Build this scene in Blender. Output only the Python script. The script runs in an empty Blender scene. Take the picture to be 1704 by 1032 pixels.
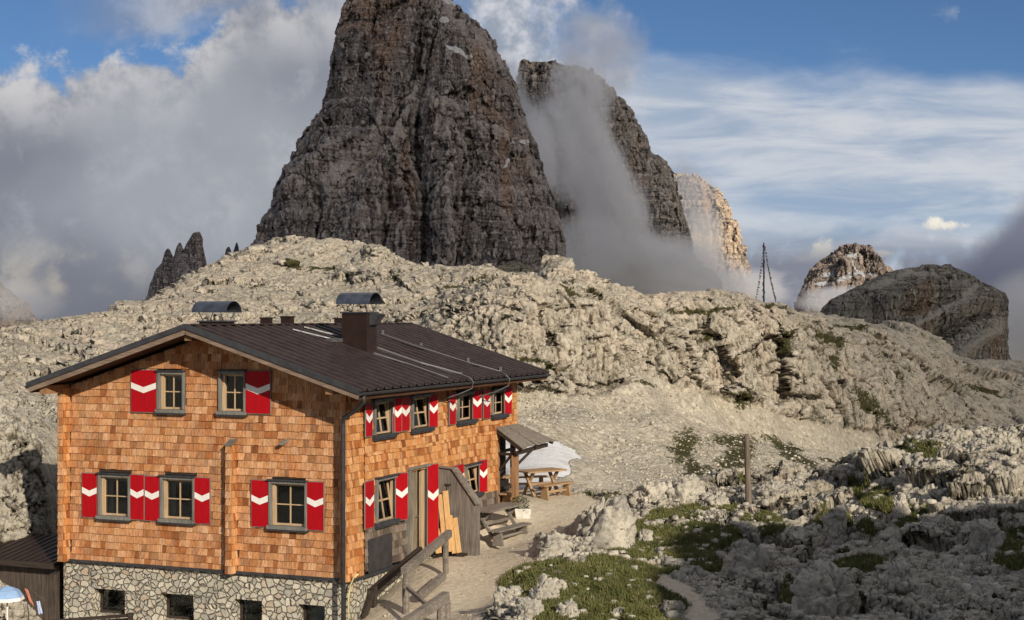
import bpy, math, random
import numpy as np
from mathutils import Vector, Matrix
random.seed(7)
C = bpy.context.scene.collection
S = bpy.context.scene
# ------------------------------------------------------------------ camera, sky, sun, exposure
F, HX, HY = 2500.0, 852.0, 529.0          # focal length in photo pixels, centre column, horizon row
cam_d = bpy.data.cameras.new('camera'); cam = bpy.data.objects.new('camera', cam_d); C.objects.link(cam)
cam.location = (0, 0, 0); cam.rotation_euler = (math.pi/2, 0, 0)
cam_d.sensor_width = 36; cam_d.lens = 36*F/1704; cam_d.shift_y = (HY-516)/1704
cam_d.clip_start = 0.5; cam_d.clip_end = 60000
S.camera = cam
S.view_settings.view_transform = 'Standard'; S.view_settings.look = 'None'
S.view_settings.exposure = 0.0; S.view_settings.gamma = 1.0; S.view_settings.use_curve_mapping = False
S.cycles.use_denoising = True
S.cycles.volume_bounces = 2
S.cycles.transparent_max_bounces = 24
S.cycles.volume_step_rate = 1.0
SUN_EL = math.radians(23.6)
SUNH = Vector((0.464, -0.886, 0)).normalized()
sun_dir = Vector((SUNH.x*math.cos(SUN_EL), SUNH.y*math.cos(SUN_EL), math.sin(SUN_EL)))
sd = bpy.data.lights.new('sun', 'SUN'); so = bpy.data.objects.new('sun', sd); C.objects.link(so)
sd.energy = 4.8; sd.angle = math.radians(0.5); sd.color = (1.0, 0.885, 0.73)
so.rotation_euler = sun_dir.to_track_quat('Z', 'Y').to_euler(); so.location = (20, -40, 30)

# ---- node expression helper
class X:
    def __init__(s, nt, sock): s.nt = nt; s.s = sock
    def _m(s, op, *a, clamp=False):
        n = s.nt.nodes.new('ShaderNodeMath'); n.operation = op; n.use_clamp = clamp
        for i, v in enumerate((s,)+a):
            if isinstance(v, X): s.nt.links.new(v.s, n.inputs[i])
            else: n.inputs[i].default_value = v
        return X(s.nt, n.outputs[0])
    def __add__(s, o): return s._m('ADD', o)
    __radd__ = __add__
    def __sub__(s, o): return s._m('SUBTRACT', o)
    def __rsub__(s, o): return (s*-1.0)+o
    def __mul__(s, o): return s._m('MULTIPLY', o)
    __rmul__ = __mul__
    def __truediv__(s, o): return s._m('DIVIDE', o)
    def max(s, o): return s._m('MAXIMUM', o)
    def min(s, o): return s._m('MINIMUM', o)
    def abs(s): return s._m('ABSOLUTE')
    def pow(s, o): return s._m('POWER', o)
    def clamp(s): return s._m('ADD', 0.0, clamp=True)
    def ss(s, a, b, lo=0.0, hi=1.0):
        n = s.nt.nodes.new('ShaderNodeMapRange'); n.interpolation_type = 'SMOOTHSTEP'
        s.nt.links.new(s.s, n.inputs[0])
        for i, v in enumerate((a, b, lo, hi)): n.inputs[i+1].default_value = v
        return X(s.nt, n.outputs[0])
def node(nt, typ, **k):
    n = nt.nodes.new(typ)
    for a, b in k.items(): setattr(n, a, b)
    return n
def lk(nt, a, b): nt.links.new(a.s if isinstance(a, X) else a, b)
def noise(nt, vec, scale, detail=6, rough=0.55, dist=0.0, out=0, lac=2.0, kind='FBM'):
    n = node(nt, 'ShaderNodeTexNoise'); n.noise_type = kind
    if vec is not None: lk(nt, vec, n.inputs['Vector'])
    n.inputs['Scale'].default_value = scale; n.inputs['Detail'].default_value = detail
    n.inputs['Roughness'].default_value = rough; n.inputs['Distortion'].default_value = dist
    n.inputs['Lacunarity'].default_value = lac
    return X(nt, n.outputs[out])
def vmap(nt, vec, scale=(1,1,1), loc=(0,0,0), rot=(0,0,0)):
    n = node(nt, 'ShaderNodeMapping'); lk(nt, vec, n.inputs[0])
    n.inputs['Scale'].default_value = scale; n.inputs['Location'].default_value = loc; n.inputs['Rotation'].default_value = rot
    return n.outputs[0]
def mix(nt, f, a, b, blend='MIX'):
    n = node(nt, 'ShaderNodeMix', data_type='RGBA', blend_type=blend)
    if isinstance(f, X): lk(nt, f, n.inputs[0])
    else: n.inputs[0].default_value = f
    for v, i in ((a, 6), (b, 7)):
        if isinstance(v, (tuple, list)): n.inputs[i].default_value = (*v[:3], 1)
        else: lk(nt, v, n.inputs[i])
    return n.outputs[2]
def ramp(nt, f, stops):
    n = node(nt, 'ShaderNodeValToRGB'); lk(nt, f, n.inputs[0]); e = n.color_ramp.elements
    while len(e) > 1: e.remove(e[-1])
    e[0].position = stops[0][0]; e[0].color = (*stops[0][1], 1)
    for p, c in stops[1:]:
        q = e.new(p); q.color = (*c, 1)
    return n.outputs[0]

def srgb(r, g, b):
    f = lambda c: (c/255/12.92) if c/255 <= .04045 else ((c/255+.055)/1.055)**2.4
    return (f(r), f(g), f(b))

# ---- world: Nishita sky with procedural clouds laid out by direction
def build_world():
    w = bpy.data.worlds.new('World'); S.world = w; w.use_nodes = True; nt = w.node_tree; nt.nodes.clear()
    out = node(nt, 'ShaderNodeOutputWorld'); bg = node(nt, 'ShaderNodeBackground')
    sky = node(nt, 'ShaderNodeTexSky', sky_type='NISHITA'); sky.sun_disc = False
    sky.sun_elevation = SUN_EL; sky.sun_rotation = math.atan2(SUNH.x, SUNH.y)
    sky.altitude = 2500; sky.air_density = 1.0; sky.dust_density = 0.3; sky.ozone_density = 3.0
    tc = node(nt, 'ShaderNodeTexCoord'); sp = node(nt, 'ShaderNodeSeparateXYZ'); lk(nt, tc.outputs['Generated'], sp.inputs[0])
    x, y, z = (X(nt, sp.outputs[i]) for i in range(3))
    yy = y.abs().max(0.25)
    u = x/yy*2.5; v = z/yy*2.5            # thousands of photo pixels from the view centre / the horizon
    cb = node(nt, 'ShaderNodeCombineXYZ'); lk(nt, u, cb.inputs[0]); lk(nt, v, cb.inputs[1]); P = cb.outputs[0]
    skyc = mix(nt, 1.0, sky.outputs[0], (0.105*0.46, 0.105*0.55, 0.105*0.65), 'MULTIPLY')
    # paler towards the horizon
    hz = v.ss(0.42, 0.0)
    base = mix(nt, hz*0.75, skyc, srgb(150, 174, 200))
    n_big = noise(nt, P, 3.2, 7, .55, .25); n_med = noise(nt, vmap(nt, P, loc=(3, 1, 0)), 8.5, 8, .6, .2)
    n_fin = noise(nt, vmap(nt, P, loc=(7, 2, 0)), 17, 8, .62, .1)
    n_soft = noise(nt, vmap(nt, P, loc=(1, 5, 0)), 2.2, 3, .5)
    # thin high layer on the right
    st = noise(nt, vmap(nt, P, scale=(1.3, 6.5, 1), rot=(0, 0, math.radians(-4))), 3.0, 8, .58, .5)
    st2 = noise(nt, vmap(nt, P, scale=(0.9, 3.5, 1), loc=(2, 3, 0)), 2.6, 6, .55, .3)
    topedge = (u*-0.07)+0.468                       # upper edge of the veil
    veil = (topedge-v+(st2-.5)*.20).ss(-0.015, 0.085)
    veil = veil*(u.ss(-.1, .2))
    veil_col = mix(nt, st.ss(.30, .66), srgb(158, 174, 196), srgb(206, 210, 217))
    low = v.ss(.33, .15)
    veil_a = veil*(1.05 - low*0.30 + (st-.5)*.7*low).clamp()
    c1 = mix(nt, veil_a.clamp(), base, veil_col)
    # grey streaks in the veil
    streak = (st2.ss(.56, .70))*v.ss(.2, .3)*v.ss(.40, .33)*u.ss(.2, .4)
    c1 = mix(nt, streak*0.55, c1, srgb(140, 152, 172))
    # middle puffs near the peak
    midp = ((n_med+n_big*.6-.72)*4.2 + u.ss(-.25, -.02)*u.ss(.34, .05)*1.6 - 1.0).clamp()*v.ss(.28, .42)
    c1 = mix(nt, midp.clamp(), c1, mix(nt, n_fin.ss(.4, .65), srgb(150, 160, 176), srgb(205, 207, 214)))
    # large bank on the left
    edge = 0.43 + (n_big-.5)*.16 + u.ss(-.56, -.42)*.13
    dB = (edge-v+(n_med-.5)*.18+(n_fin-.5)*.06)
    dB = dB + (u+0.62).ss(.45, .25, 0, 0)
    right = u.ss(-.10, -.28)
    bank = dB.ss(-.004, .03)*right
    lit = (dB.ss(.15, .01)*n_med.ss(.36, .62)) + n_big.ss(.54, .68)*n_fin.ss(.35, .65)*v.ss(.02, .22)*(u.ss(-.62, -.36))*.85
    grey = mix(nt, n_soft.ss(.35, .65), srgb(128, 132, 144), srgb(160, 164, 173))
    grey = mix(nt, (n_med.ss(.46, .66)*n_fin.ss(.3, .6)*.55).clamp(), grey, srgb(178, 180, 188))
    grey = mix(nt, v.ss(.14, .0)*.7, grey, srgb(108, 111, 121))
    bcol = mix(nt, lit.clamp()*.82, grey, srgb(216, 214, 214))
    warm = u.ss(-.5, -.8)*v.ss(.02, .05)*v.ss(.16, .06)
    bcol = mix(nt, (warm*n_med.ss(.4, .6)*.5).clamp(), bcol, srgb(196, 186, 168))
    c1 = mix(nt, bank.clamp(), c1, bcol)
    # cloud along the very top left
    tl = ((v-.475+(n_big-.5)*.30+(n_med-.5)*.10).ss(-.01, .05))*u.ss(-.18, -.3)*u.ss(-.80, -.52)
    c1 = mix(nt, tl.clamp()*.95, c1, mix(nt, n_med.ss(.4, .62), srgb(140, 146, 160), srgb(178, 182, 192)))
    # small sunlit cumulus on the right, low
    def puff(u0, v0, ru, rv, amp=.55):
        du = (u-u0)/ru; dv = (v-v0)/rv
        return (.85-(du*du+dv*dv) + (n_fin-.5)*amp*8+(n_med-.5)*amp*2).ss(.1, .95)
    for (u0, v0, ru, rv) in ((.700, .157, .022, .015), (.742, .153, .028, .012), (.535, .105, .05, .028), (.49, .09, .05, .022), (.60, .105, .07, .012)):
        c1 = mix(nt, puff(u0, v0, ru, rv).clamp(), c1, mix(nt, (v-v0+.01).ss(-.02, .012), srgb(170, 170, 176), srgb(244, 238, 222)))
    lowgrey = v.ss(.17, .06)*u.ss(.15, .30)*(n_big+(n_med-.5)*.8).ss(.30, .48)
    c1 = mix(nt, (lowgrey*1.2).clamp(), c1, srgb(132, 136, 150))
    # dark cloud at the right edge
    dk = (u-.742-(v-.1)*1.05+(n_big-.5)*.12+(n_med-.5)*.05).ss(-.02, .055)*(v.ss(.34, .16))
    c1 = mix(nt, (dk).clamp(), c1, mix(nt, v.ss(.02, .2), srgb(92, 95, 112), srgb(126, 130, 146)))
    # broken grey cloud added as neutral fill light over the unseen dome (overhead and behind the view)
    D3 = tc.outputs['Generated']; o1 = noise(nt, vmap(nt, D3, scale=(1, 1, 1.6)), 2.4, 7, .58, .3); o2 = noise(nt, vmap(nt, D3, loc=(4, 2, 1)), 5, 6, .6)
    away = (z.ss(.22, .36) + y.ss(.35, .1)).clamp()*z.ss(-.02, .04)
    oc_ = mix(nt, (o2+(o1-.5)*.5).ss(.36, .62), srgb(106, 112, 128), srgb(170, 174, 186))
    c1 = mix(nt, (away*o1.ss(.36, .50)).clamp(), c1, oc_)
    lk(nt, c1, bg.inputs[0]); bg.inputs[1].default_value = 1.0
    lk(nt, bg.outputs[0], out.inputs[0])
build_world()

# ------------------------------------------------------------------ helpers
def tag(o, label=None, cat=None, group=None, kind=None):
    if label: o['label'] = label
    if cat: o['category'] = cat
    if group: o['group'] = group
    if kind: o['kind'] = kind
    return o
def empty(name, loc=(0,0,0), rz=0):
    o = bpy.data.objects.new(name, None); C.objects.link(o); o.location = loc; o.rotation_euler = (0, 0, rz); return o
def kids(o): return [c for c in C.objects if c.parent is o]
def copy_tree(o, parent=None):
    c = o.copy(); C.objects.link(c); c.parent = parent
    for ch in kids(o): copy_tree(ch, c)
    return c
class MB:
    def __init__(s): s.v = []; s.f = []; s.m = []; s.c = []; s.cur = 0; s.col = None; s.cuts = []
    def cut(s): s.cuts.append((len(s.v), len(s.f)))
    def face(s, idx):
        s.f.append(idx); s.m.append(s.cur)
        s.c.append(s.col if s.col else (1, 1, 1))
    def poly(s, pts):
        b = len(s.v); s.v += [tuple(p) for p in pts]; s.face(list(range(b, b+len(pts))))
    def hexa(s, p):      # p: 4 bottom, 4 top (ccw from above)
        b = len(s.v); s.v += [tuple(q) for q in p]
        for q in ((3,2,1,0), (4,5,6,7), (0,1,5,4), (1,2,6,5), (2,3,7,6), (3,0,4,7)): s.face([b+i for i in q])
    def box(s, x0, x1, y0, y1, z0, z1):
        s.hexa([(x0,y0,z0),(x1,y0,z0),(x1,y1,z0),(x0,y1,z0),(x0,y0,z1),(x1,y0,z1),(x1,y1,z1),(x0,y1,z1)])
    def beam(s, a, b, w, h, up=(0,0,1), w2=None, h2=None):
        a = Vector(a); b = Vector(b); d = (b-a).normalized(); up = Vector(up)
        if abs(d.dot(up)) > .97: up = Vector((0, 1, 0))
        r = d.cross(up).normalized(); u = r.cross(d).normalized(); w2 = w2 or w; h2 = h2 or h
        P = []
        for q, ww, hh in ((a, w, h), (b, w2, h2)):
            P += [q-r*ww/2-u*hh/2, q+r*ww/2-u*hh/2, q+r*ww/2+u*hh/2, q-r*ww/2+u*hh/2]
        bi = len(s.v); s.v += [tuple(q) for q in P]
        for q in ((3,2,1,0), (4,5,6,7), (0,1,5,4), (1,2,6,5), (2,3,7,6), (3,0,4,7)): s.face([bi+i for i in q])
    def tube(s, pts, r, n=8, cap=True, rs=None):
        pts = [Vector(p) for p in pts]; b = len(s.v); N = len(pts)
        for i, p in enumerate(pts):
            d = (pts[min(i+1, N-1)]-pts[max(i-1, 0)]).normalized()
            up = Vector((0, 0, 1)) if abs(d.z) < .95 else Vector((0, 1, 0))
            a = d.cross(up).normalized(); c = a.cross(d).normalized(); rr = rs[i] if rs else r
            for k in range(n):
                t = 2*math.pi*k/n; s.v.append(tuple(p+a*rr*math.cos(t)+c*rr*math.sin(t)))
        for i in range(N-1):
            for k in range(n):
                s.face([b+i*n+k, b+i*n+(k+1) % n, b+(i+1)*n+(k+1) % n, b+(i+1)*n+k])
        if cap:
            s.face([b+k for k in range(n)][::-1]); s.face([b+(N-1)*n+k for k in range(n)])
    def build(s, name, mats, parent=None, smooth=False, bevel=0, colors=False):
        if s.cuts:          # every piece between two cuts becomes a part of its own
            cs = [(0, 0)]+s.cuts+[(len(s.v), len(s.f))]; r = None
            for (v0, f0), (v1, f1) in zip(cs[:-1], cs[1:]):
                if f1 <= f0: continue
                q = MB(); q.v = s.v[v0:v1]; q.f = [[i-v0 for i in f] for f in s.f[f0:f1]]; q.m = s.m[f0:f1]; q.c = s.c[f0:f1]
                o = q.build(name, mats, parent, smooth, bevel, colors); r = r or o
            return r
        me = bpy.data.meshes.new(name); me.from_pydata(s.v, [], s.f)
        if not isinstance(mats, (list, tuple)): mats = [mats]
        for m in mats: me.materials.append(m)
        if len(mats) > 1: me.polygons.foreach_set('material_index', s.m)
        if colors:
            at = me.color_attributes.new('tone', 'FLOAT_COLOR', 'CORNER'); arr = []
            for f, c in zip(s.f, s.c): arr += [c[0], c[1], c[2], 1.0]*len(f)
            at.data.foreach_set('color', arr)
        if smooth: me.polygons.foreach_set('use_smooth', [True]*len(s.f))
        me.update()
        o = bpy.data.objects.new(name, me); C.objects.link(o)
        if parent is not None: o.parent = parent
        if bevel:
            b = o.modifiers.new('bevel', 'BEVEL'); b.width = bevel; b.segments = 2; b.limit_method = 'ANGLE'
        return o
def npmesh(name, co, quads, mats, smooth=False, attrs=None):
    me = bpy.data.meshes.new(name); n = len(co); q = np.asarray(quads, np.int32); k = q.shape[1]
    me.vertices.add(n); me.vertices.foreach_set('co', np.asarray(co, np.float32).ravel())
    me.loops.add(q.size); me.loops.foreach_set('vertex_index', q.ravel())
    me.polygons.add(len(q)); me.polygons.foreach_set('loop_start', np.arange(0, q.size, k, dtype=np.int32))
    try: me.polygons.foreach_set('loop_total', np.full(len(q), k, np.int32))
    except Exception: pass
    me.update(calc_edges=True)
    if smooth: me.polygons.foreach_set('use_smooth', np.ones(len(q), bool))
    for an, arr in (attrs or {}).items():
        a = me.color_attributes.new(an, 'FLOAT_COLOR', 'POINT'); a.data.foreach_set('color', np.asarray(arr, np.float32).ravel())
    for m in (mats if isinstance(mats, (list, tuple)) else [mats]): me.materials.append(m)
    o = bpy.data.objects.new(name, me); C.objects.link(o); return o
def gridq(nr, nc, wrap=False):
    i = np.arange(nr-1)[:, None]*nc; j = np.arange(nc if wrap else nc-1)[None, :]; j2 = (j+1) % nc
    return np.stack([i+j, i+j2, i+nc+j2, i+nc+j], -1).reshape(-1, 4)

# ---- numpy noise
_rs = np.random.RandomState(3); PERM = _rs.permutation(256); PERM = np.concatenate([PERM]*3).astype(np.int32)
_g = _rs.normal(size=(256, 3)); GR = (_g/np.linalg.norm(_g, axis=1)[:, None]).astype(np.float32)
def perlin(x, y, z, seed=0):
    x = np.asarray(x, np.float32)+seed*17.13; y = np.asarray(y, np.float32)+seed*5.77; z = np.asarray(z, np.float32)+seed*9.31
    xi = np.floor(x); yi = np.floor(y); zi = np.floor(z); fx = x-xi; fy = y-yi; fz = z-zi
    xi = xi.astype(np.int32) & 255; yi = yi.astype(np.int32) & 255; zi = zi.astype(np.int32) & 255
    w = lambda t: t*t*t*(t*(t*6-15)+10)
    u, v, ww = w(fx), w(fy), w(fz); r = 0
    for dx in (0, 1):
        for dy in (0, 1):
            h2 = PERM[PERM[xi+dx]+yi+dy]
            for dz in (0, 1):
                g = GR[PERM[h2+zi+dz]]
                d = g[..., 0]*(fx-dx)+g[..., 1]*(fy-dy)+g[..., 2]*(fz-dz)
                r = r+d*(u if dx else 1-u)*(v if dy else 1-v)*(ww if dz else 1-ww)
    return r*1.6
def fbm(x, y, z, oct=5, seed=0, gain=.5, lac=2.03, ridged=False):
    a = 1.0; s = 0; t = 0
    for o in range(oct):
        n = perlin(x, y, z, seed+o)
        if ridged: n = 1-2*np.abs(n)
        s = s+a*n; t += a; a *= gain; x = x*lac; y = y*lac; z = z*lac
    return s/t
def worley(x, y, z, seed=0):
    """blocky cell noise: nearest distance, second distance, random value and offset vector of the nearest cell"""
    x = np.asarray(x, np.float32)+seed*3.7; y = np.asarray(y, np.float32)+seed*8.1; z = np.asarray(z, np.float32)
    xi = np.floor(x).astype(np.int32); yi = np.floor(y).astype(np.int32); zi = np.floor(z).astype(np.int32)
    f1 = np.full(x.shape, 9., np.float32); f2 = f1.copy(); idn = np.zeros(x.shape, np.int32)
    ox = np.zeros(x.shape, np.float32); oy = ox.copy(); oz = ox.copy()
    rt = np.random.RandomState(11+seed).rand(256, 3).astype(np.float32)
    for dx in (-1, 0, 1):
        for dy in (-1, 0, 1):
            for dz in (-1, 0, 1):
                h = PERM[PERM[PERM[(xi+dx) & 255]+((yi+dy) & 255)]+((zi+dz) & 255)]
                r = rt[h]; ax = xi+dx+r[..., 0]-x; ay = yi+dy+r[..., 1]-y; az = zi+dz+r[..., 2]-z
                d = ax*ax+ay*ay+az*az
                c = d < f1; f2 = np.where(c, f1, np.minimum(f2, d)); f1 = np.where(c, d, f1)
                idn = np.where(c, h, idn); ox = np.where(c, ax, ox); oy = np.where(c, ay, oy); oz = np.where(c, az, oz)
    return np.sqrt(f1), np.sqrt(f2), idn, ox, oy, oz
RID = np.random.RandomState(5).rand(256, 4).astype(np.float32)*2-1
def sstep(x, a, b):
    t = np.clip((x-a)/(b-a), 0, 1); return t*t*(3-2*t)
def blocks(x, y, z, seed, crack=.55, step=.5):
    """tilted block faces with cracks between them"""
    f1, f2, i, ox, oy, oz = worley(x, y, z, seed); r = RID[i]
    return r[..., 0]*step + (r[..., 1]*ox+r[..., 2]*oy+r[..., 3]*oz*.6)*1.0 - crack*(1-sstep(f2-f1, 0.0, .13))

def cubes(x, y, z, seed, crack=.2, tilt=.6, step=.55):
    """squarish fracture blocks: cells of a box metric, cut along tilted joint sets, each with its own offset and tilt"""
    w = .22*perlin(x*.9, y*.9, z*.9, seed+60); a = .83*x+.56*y+.12*z+w; b = -.53*x+.84*y+.08*z-w; c = z-.10*x-.16*y
    a = np.asarray(a, np.float32)+seed*3.7; b = np.asarray(b, np.float32)+seed*8.1; c = np.asarray(c, np.float32)+w
    ai = np.floor(a).astype(np.int32); bi = np.floor(b).astype(np.int32); ci = np.floor(c).astype(np.int32)
    f1 = np.full(a.shape, 9., np.float32); f2 = f1.copy(); idn = np.zeros(a.shape, np.int32); ox = f1*0; oy = f1*0; oz = f1*0
    rt = (np.random.RandomState(31+seed).rand(256, 3)*.8+.1).astype(np.float32)
    for dx in (-1, 0, 1):
        for dy in (-1, 0, 1):
            for dz in (-1, 0, 1):
                h = PERM[PERM[PERM[(ai+dx) & 255]+((bi+dy) & 255)]+((ci+dz) & 255)]; r = rt[h]
                ax = ai+dx+r[..., 0]-a; ay = bi+dy+r[..., 1]-b; az = ci+dz+r[..., 2]-c
                d = np.maximum(np.maximum(np.abs(ax), np.abs(ay)), np.abs(az)); m = d < f1
                f2 = np.where(m, f1, np.minimum(f2, d)); f1 = np.where(m, d, f1); idn = np.where(m, h, idn); ox = np.where(m, ax, ox); oy = np.where(m, ay, oy); oz = np.where(m, az, oz)
    r = RID[idn]; return r[..., 0]*step+(r[..., 1]*ox+r[..., 2]*oy+r[..., 3]*oz*.6)*tilt-crack*(1-sstep(f2-f1, 0, .10))
def blur(a, n, m=None):
    for ax, k in ((0, n), (1, m or n)):
        p = np.pad(a, [(k, k) if i == ax else (0, 0) for i in range(2)], 'edge'); c = np.cumsum(p, ax); c = np.insert(c, 0, 0, ax); L_ = 2*k+1
        a = (np.take(c, np.arange(L_, c.shape[ax]), ax)-np.take(c, np.arange(0, c.shape[ax]-L_), ax))/L_
        if a.shape[ax] > p.shape[ax]-2*k: a = np.take(a, np.arange(p.shape[ax]-2*k), ax)
    return a
def at(px, py, Y): return Vector(((px-HX)/F*Y, Y, (HY-py)/F*Y))
def gp(px, py, z):
    Y = z/((HY-py)/F); return at(px, py, Y)

# ------------------------------------------------------------------ materials
def mat(name):
    m = bpy.data.materials.new(name); m.use_nodes = True; nt = m.node_tree; nt.nodes.clear()
    o = node(nt, 'ShaderNodeOutputMaterial'); b = node(nt, 'ShaderNodeBsdfPrincipled'); lk(nt, b.outputs[0], o.inputs[0])
    return m, nt, b
def pos(nt, obj=False):
    if obj: return node(nt, 'ShaderNodeTexCoord').outputs['Object']
    return node(nt, 'ShaderNodeNewGeometry').outputs['Position']
def bump(nt, b, h, strength, dist):
    n = node(nt, 'ShaderNodeBump'); n.inputs['Strength'].default_value = strength; n.inputs['Distance'].default_value = dist
    lk(nt, h, n.inputs['Height']); lk(nt, n.outputs[0], b.inputs['Normal'])
def simple(name, col, rough=.6, metal=0, var=.25, scale=6, bmp=.0, streak=(1,1,1), spec=None):
    m, nt, b = mat(name); P = vmap(nt, pos(nt, True), scale=streak)
    n = noise(nt, P, scale, 6, .6)
    c = mix(nt, n.ss(.3, .7), tuple(k*(1-var) for k in col), tuple(min(1, k*(1+var)) for k in col))
    lk(nt, c, b.inputs['Base Color']); b.inputs['Roughness'].default_value = rough; b.inputs['Metallic'].default_value = metal
    if spec is not None: b.inputs['Specular IOR Level'].default_value = spec
    if bmp: bump(nt, b, n, bmp, .02)
    return m
def wood(name, c1, c2, axis=2, rough=.75, dark=None):
    m, nt, b = mat(name); s = [14, 14, 14]; s[axis] = .9
    P = vmap(nt, pos(nt, True), scale=s); g = noise(nt, P, 1.6, 7, .65, .4); n = noise(nt, pos(nt, True), 1.3, 4, .6)
    c = mix(nt, g.ss(.3, .7), c1, c2); c = mix(nt, n.ss(.45, .75)*.5, c, dark or tuple(k*.45 for k in c1))
    lk(nt, c, b.inputs['Base Color']); b.inputs['Roughness'].default_value = rough; b.inputs['Specular IOR Level'].default_value = .25
    bump(nt, b, g, .5, .012); return m
M = {}
def shingle_mat():
    m, nt, b = mat('cedar_shingles'); P = pos(nt, True)
    g = noise(nt, vmap(nt, P, scale=(26, 26, 1.6)), 1.5, 7, .65, .3); s2 = noise(nt, vmap(nt, P, scale=(7, 7, .35)), 1, 5, .6)
    t = node(nt, 'ShaderNodeVertexColor', layer_name='tone')
    c = mix(nt, g.ss(.32, .68), mix(nt, 1.0, t.outputs[0], (.62, .52, .46), 'MULTIPLY'), mix(nt, 1.0, t.outputs[0], (1.18, 1.14, 1.1), 'MULTIPLY'))
    c = mix(nt, s2.ss(.56, .78)*.45, c, mix(nt, 1.0, c, (.55, .42, .36), 'MULTIPLY'))
    lk(nt, c, b.inputs['Base Color']); b.inputs['Roughness'].default_value = .8; b.inputs['Specular IOR Level'].default_value = .2
    bump(nt, b, g, .45, .008); return m
def fieldstone_mat():
    m, nt, b = mat('fieldstone_masonry'); P = pos(nt, True)
    dn = noise(nt, P, 3.0, 3, .5, out=1); add = node(nt, 'ShaderNodeMix', data_type='RGBA', blend_type='LINEAR_LIGHT')
    add.inputs[0].default_value = .09; lk(nt, P, add.inputs[6]); lk(nt, dn, add.inputs[7])
    P2 = vmap(nt, add.outputs[2], scale=(1, 1, 1.25))
    v = node(nt, 'ShaderNodeTexVoronoi', feature='DISTANCE_TO_EDGE'); lk(nt, P2, v.inputs['Vector']); v.inputs['Scale'].default_value = 5.4
    vc = node(nt, 'ShaderNodeTexVoronoi', feature='F1'); lk(nt, P2, vc.inputs['Vector']); vc.inputs['Scale'].default_value = 5.4
    sp = node(nt, 'ShaderNodeSeparateXYZ'); lk(nt, vc.outputs['Color'], sp.inputs[0])
    col = ramp(nt, X(nt, sp.outputs[0]), [(0, (.44, .41, .33)), (.3, (.60, .56, .45)), (.55, (.36, .345, .30)), (.75, (.70, .66, .54)), (.9, (.48, .38, .28)), (1, (.62, .595, .51))])
    n = noise(nt, P, 14, 6, .65); col = mix(nt, n.ss(.3, .75)*.5, col, mix(nt, 1.0, col, (.55, .52, .48), 'MULTIPLY'))
    e = X(nt, v.outputs['Distance']); joint = e.ss(.026, .006)
    c = mix(nt, joint*.9, col, (.17, .15, .115))
    lk(nt, c, b.inputs['Base Color']); b.inputs['Roughness'].default_value = .9
    bump(nt, b, e.ss(0, .12)+n*.25, 1.0, .09); return m
M['shingle'] = shingle_mat(); M['stone_wall'] = fieldstone_mat()
M['roof'] = simple('brown_roof_metal', (.033, .022, .020), .42, 0.0, .25, 3, .05, spec=.35)
M['brown_sheet'] = simple('brown_sheet_metal', (.024, .013, .010), .5, 0.0, .2, 4, spec=.3)
M['zinc'] = simple('weathered_zinc', (.13, .14, .17), .35, .85, .25, 5)
M['bright_metal'] = simple('bright_metal', (.32, .33, .34), .35, .8, .2, 8)
M['soffit'] = wood('soffit_boards', (.06, .028, .015), (.10, .048, .026), 1)
M['barge'] = wood('weathered_bargeboard', (.16, .115, .085), (.27, .20, .15), 0)
M['dark_wood'] = wood('dark_wood', (.030, .022, .018), (.06, .045, .036), 0)
M['grey_wood'] = wood('silvered_timber', (.13, .11, .09), (.27, .24, .205), 0, dark=(.06, .05, .045))
M['grey_wood_v'] = wood('silvered_boards', (.11, .095, .08), (.24, .21, .18), 2, dark=(.05, .043, .038))
M['tan_wood'] = wood('oiled_sash_wood', (.42, .29, .17), (.55, .40, .25), 2)
M['casing'] = wood('grey_casing', (.13, .13, .12), (.24, .235, .21), 2)
M['dark_casing'] = simple('dark_lead_flashing', (.035, .037, .042), .6, 0, .3, 6)
M['yellow_wood'] = wood('fresh_planks', (.62, .37, .15), (.78, .53, .25), 2, dark=(.5, .26, .09))
M['table_wood'] = wood('oiled_table_wood', (.26, .16, .08), (.42, .28, .16), 0)
M['post_wood'] = wood('brown_post_wood', (.22, .115, .055), (.36, .21, .11), 2)
M['red'] = simple('red_shutter_paint', (.37, .003, .008), .55, 0, .12, 5, .05, streak=(3, 3, .6), spec=.2)
M['white'] = simple('white_shutter_paint', (.78, .76, .72), .6, 0, .06, 9)
M['wire'] = simple('pale_wire', (.13, .125, .125), .5, 0, .1)
M['room'] = simple('dark_room', (.006, .006, .007), .9, 0, .1)
M['curtain'] = simple('pale_curtain', (.50, .52, .48), .9, 0, .25, 2, streak=(30, 30, .4))
M['panel'] = simple('dark_grey_panel', (.035, .033, .035), .6, 0, .3, 4)
M['hose'] = simple('pale_yellow_hose', (.62, .55, .28), .5, 0, .1)
M['rust_door'] = wood('weathered_door_wood', (.16, .13, .09), (.30, .25, .18), 2)
def glass_mat():
    m = bpy.data.materials.new('window_glass'); m.use_nodes = True; nt = m.node_tree; nt.nodes.clear()
    o = node(nt, 'ShaderNodeOutputMaterial'); g = node(nt, 'ShaderNodeBsdfGlossy'); g.inputs['Roughness'].default_value = .03
    t = node(nt, 'ShaderNodeBsdfTransparent'); t.inputs[0].default_value = (.7, .74, .74, 1); f = node(nt, 'ShaderNodeFresnel'); f.inputs[0].default_value = 1.5
    ms = node(nt, 'ShaderNodeMixShader'); lk(nt, f.outputs[0], ms.inputs[0]); lk(nt, t.outputs[0], ms.inputs[1]); lk(nt, g.outputs[0], ms.inputs[2])
    lk(nt, ms.outputs[0], o.inputs[0]); return m
M['glass'] = glass_mat()

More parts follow.
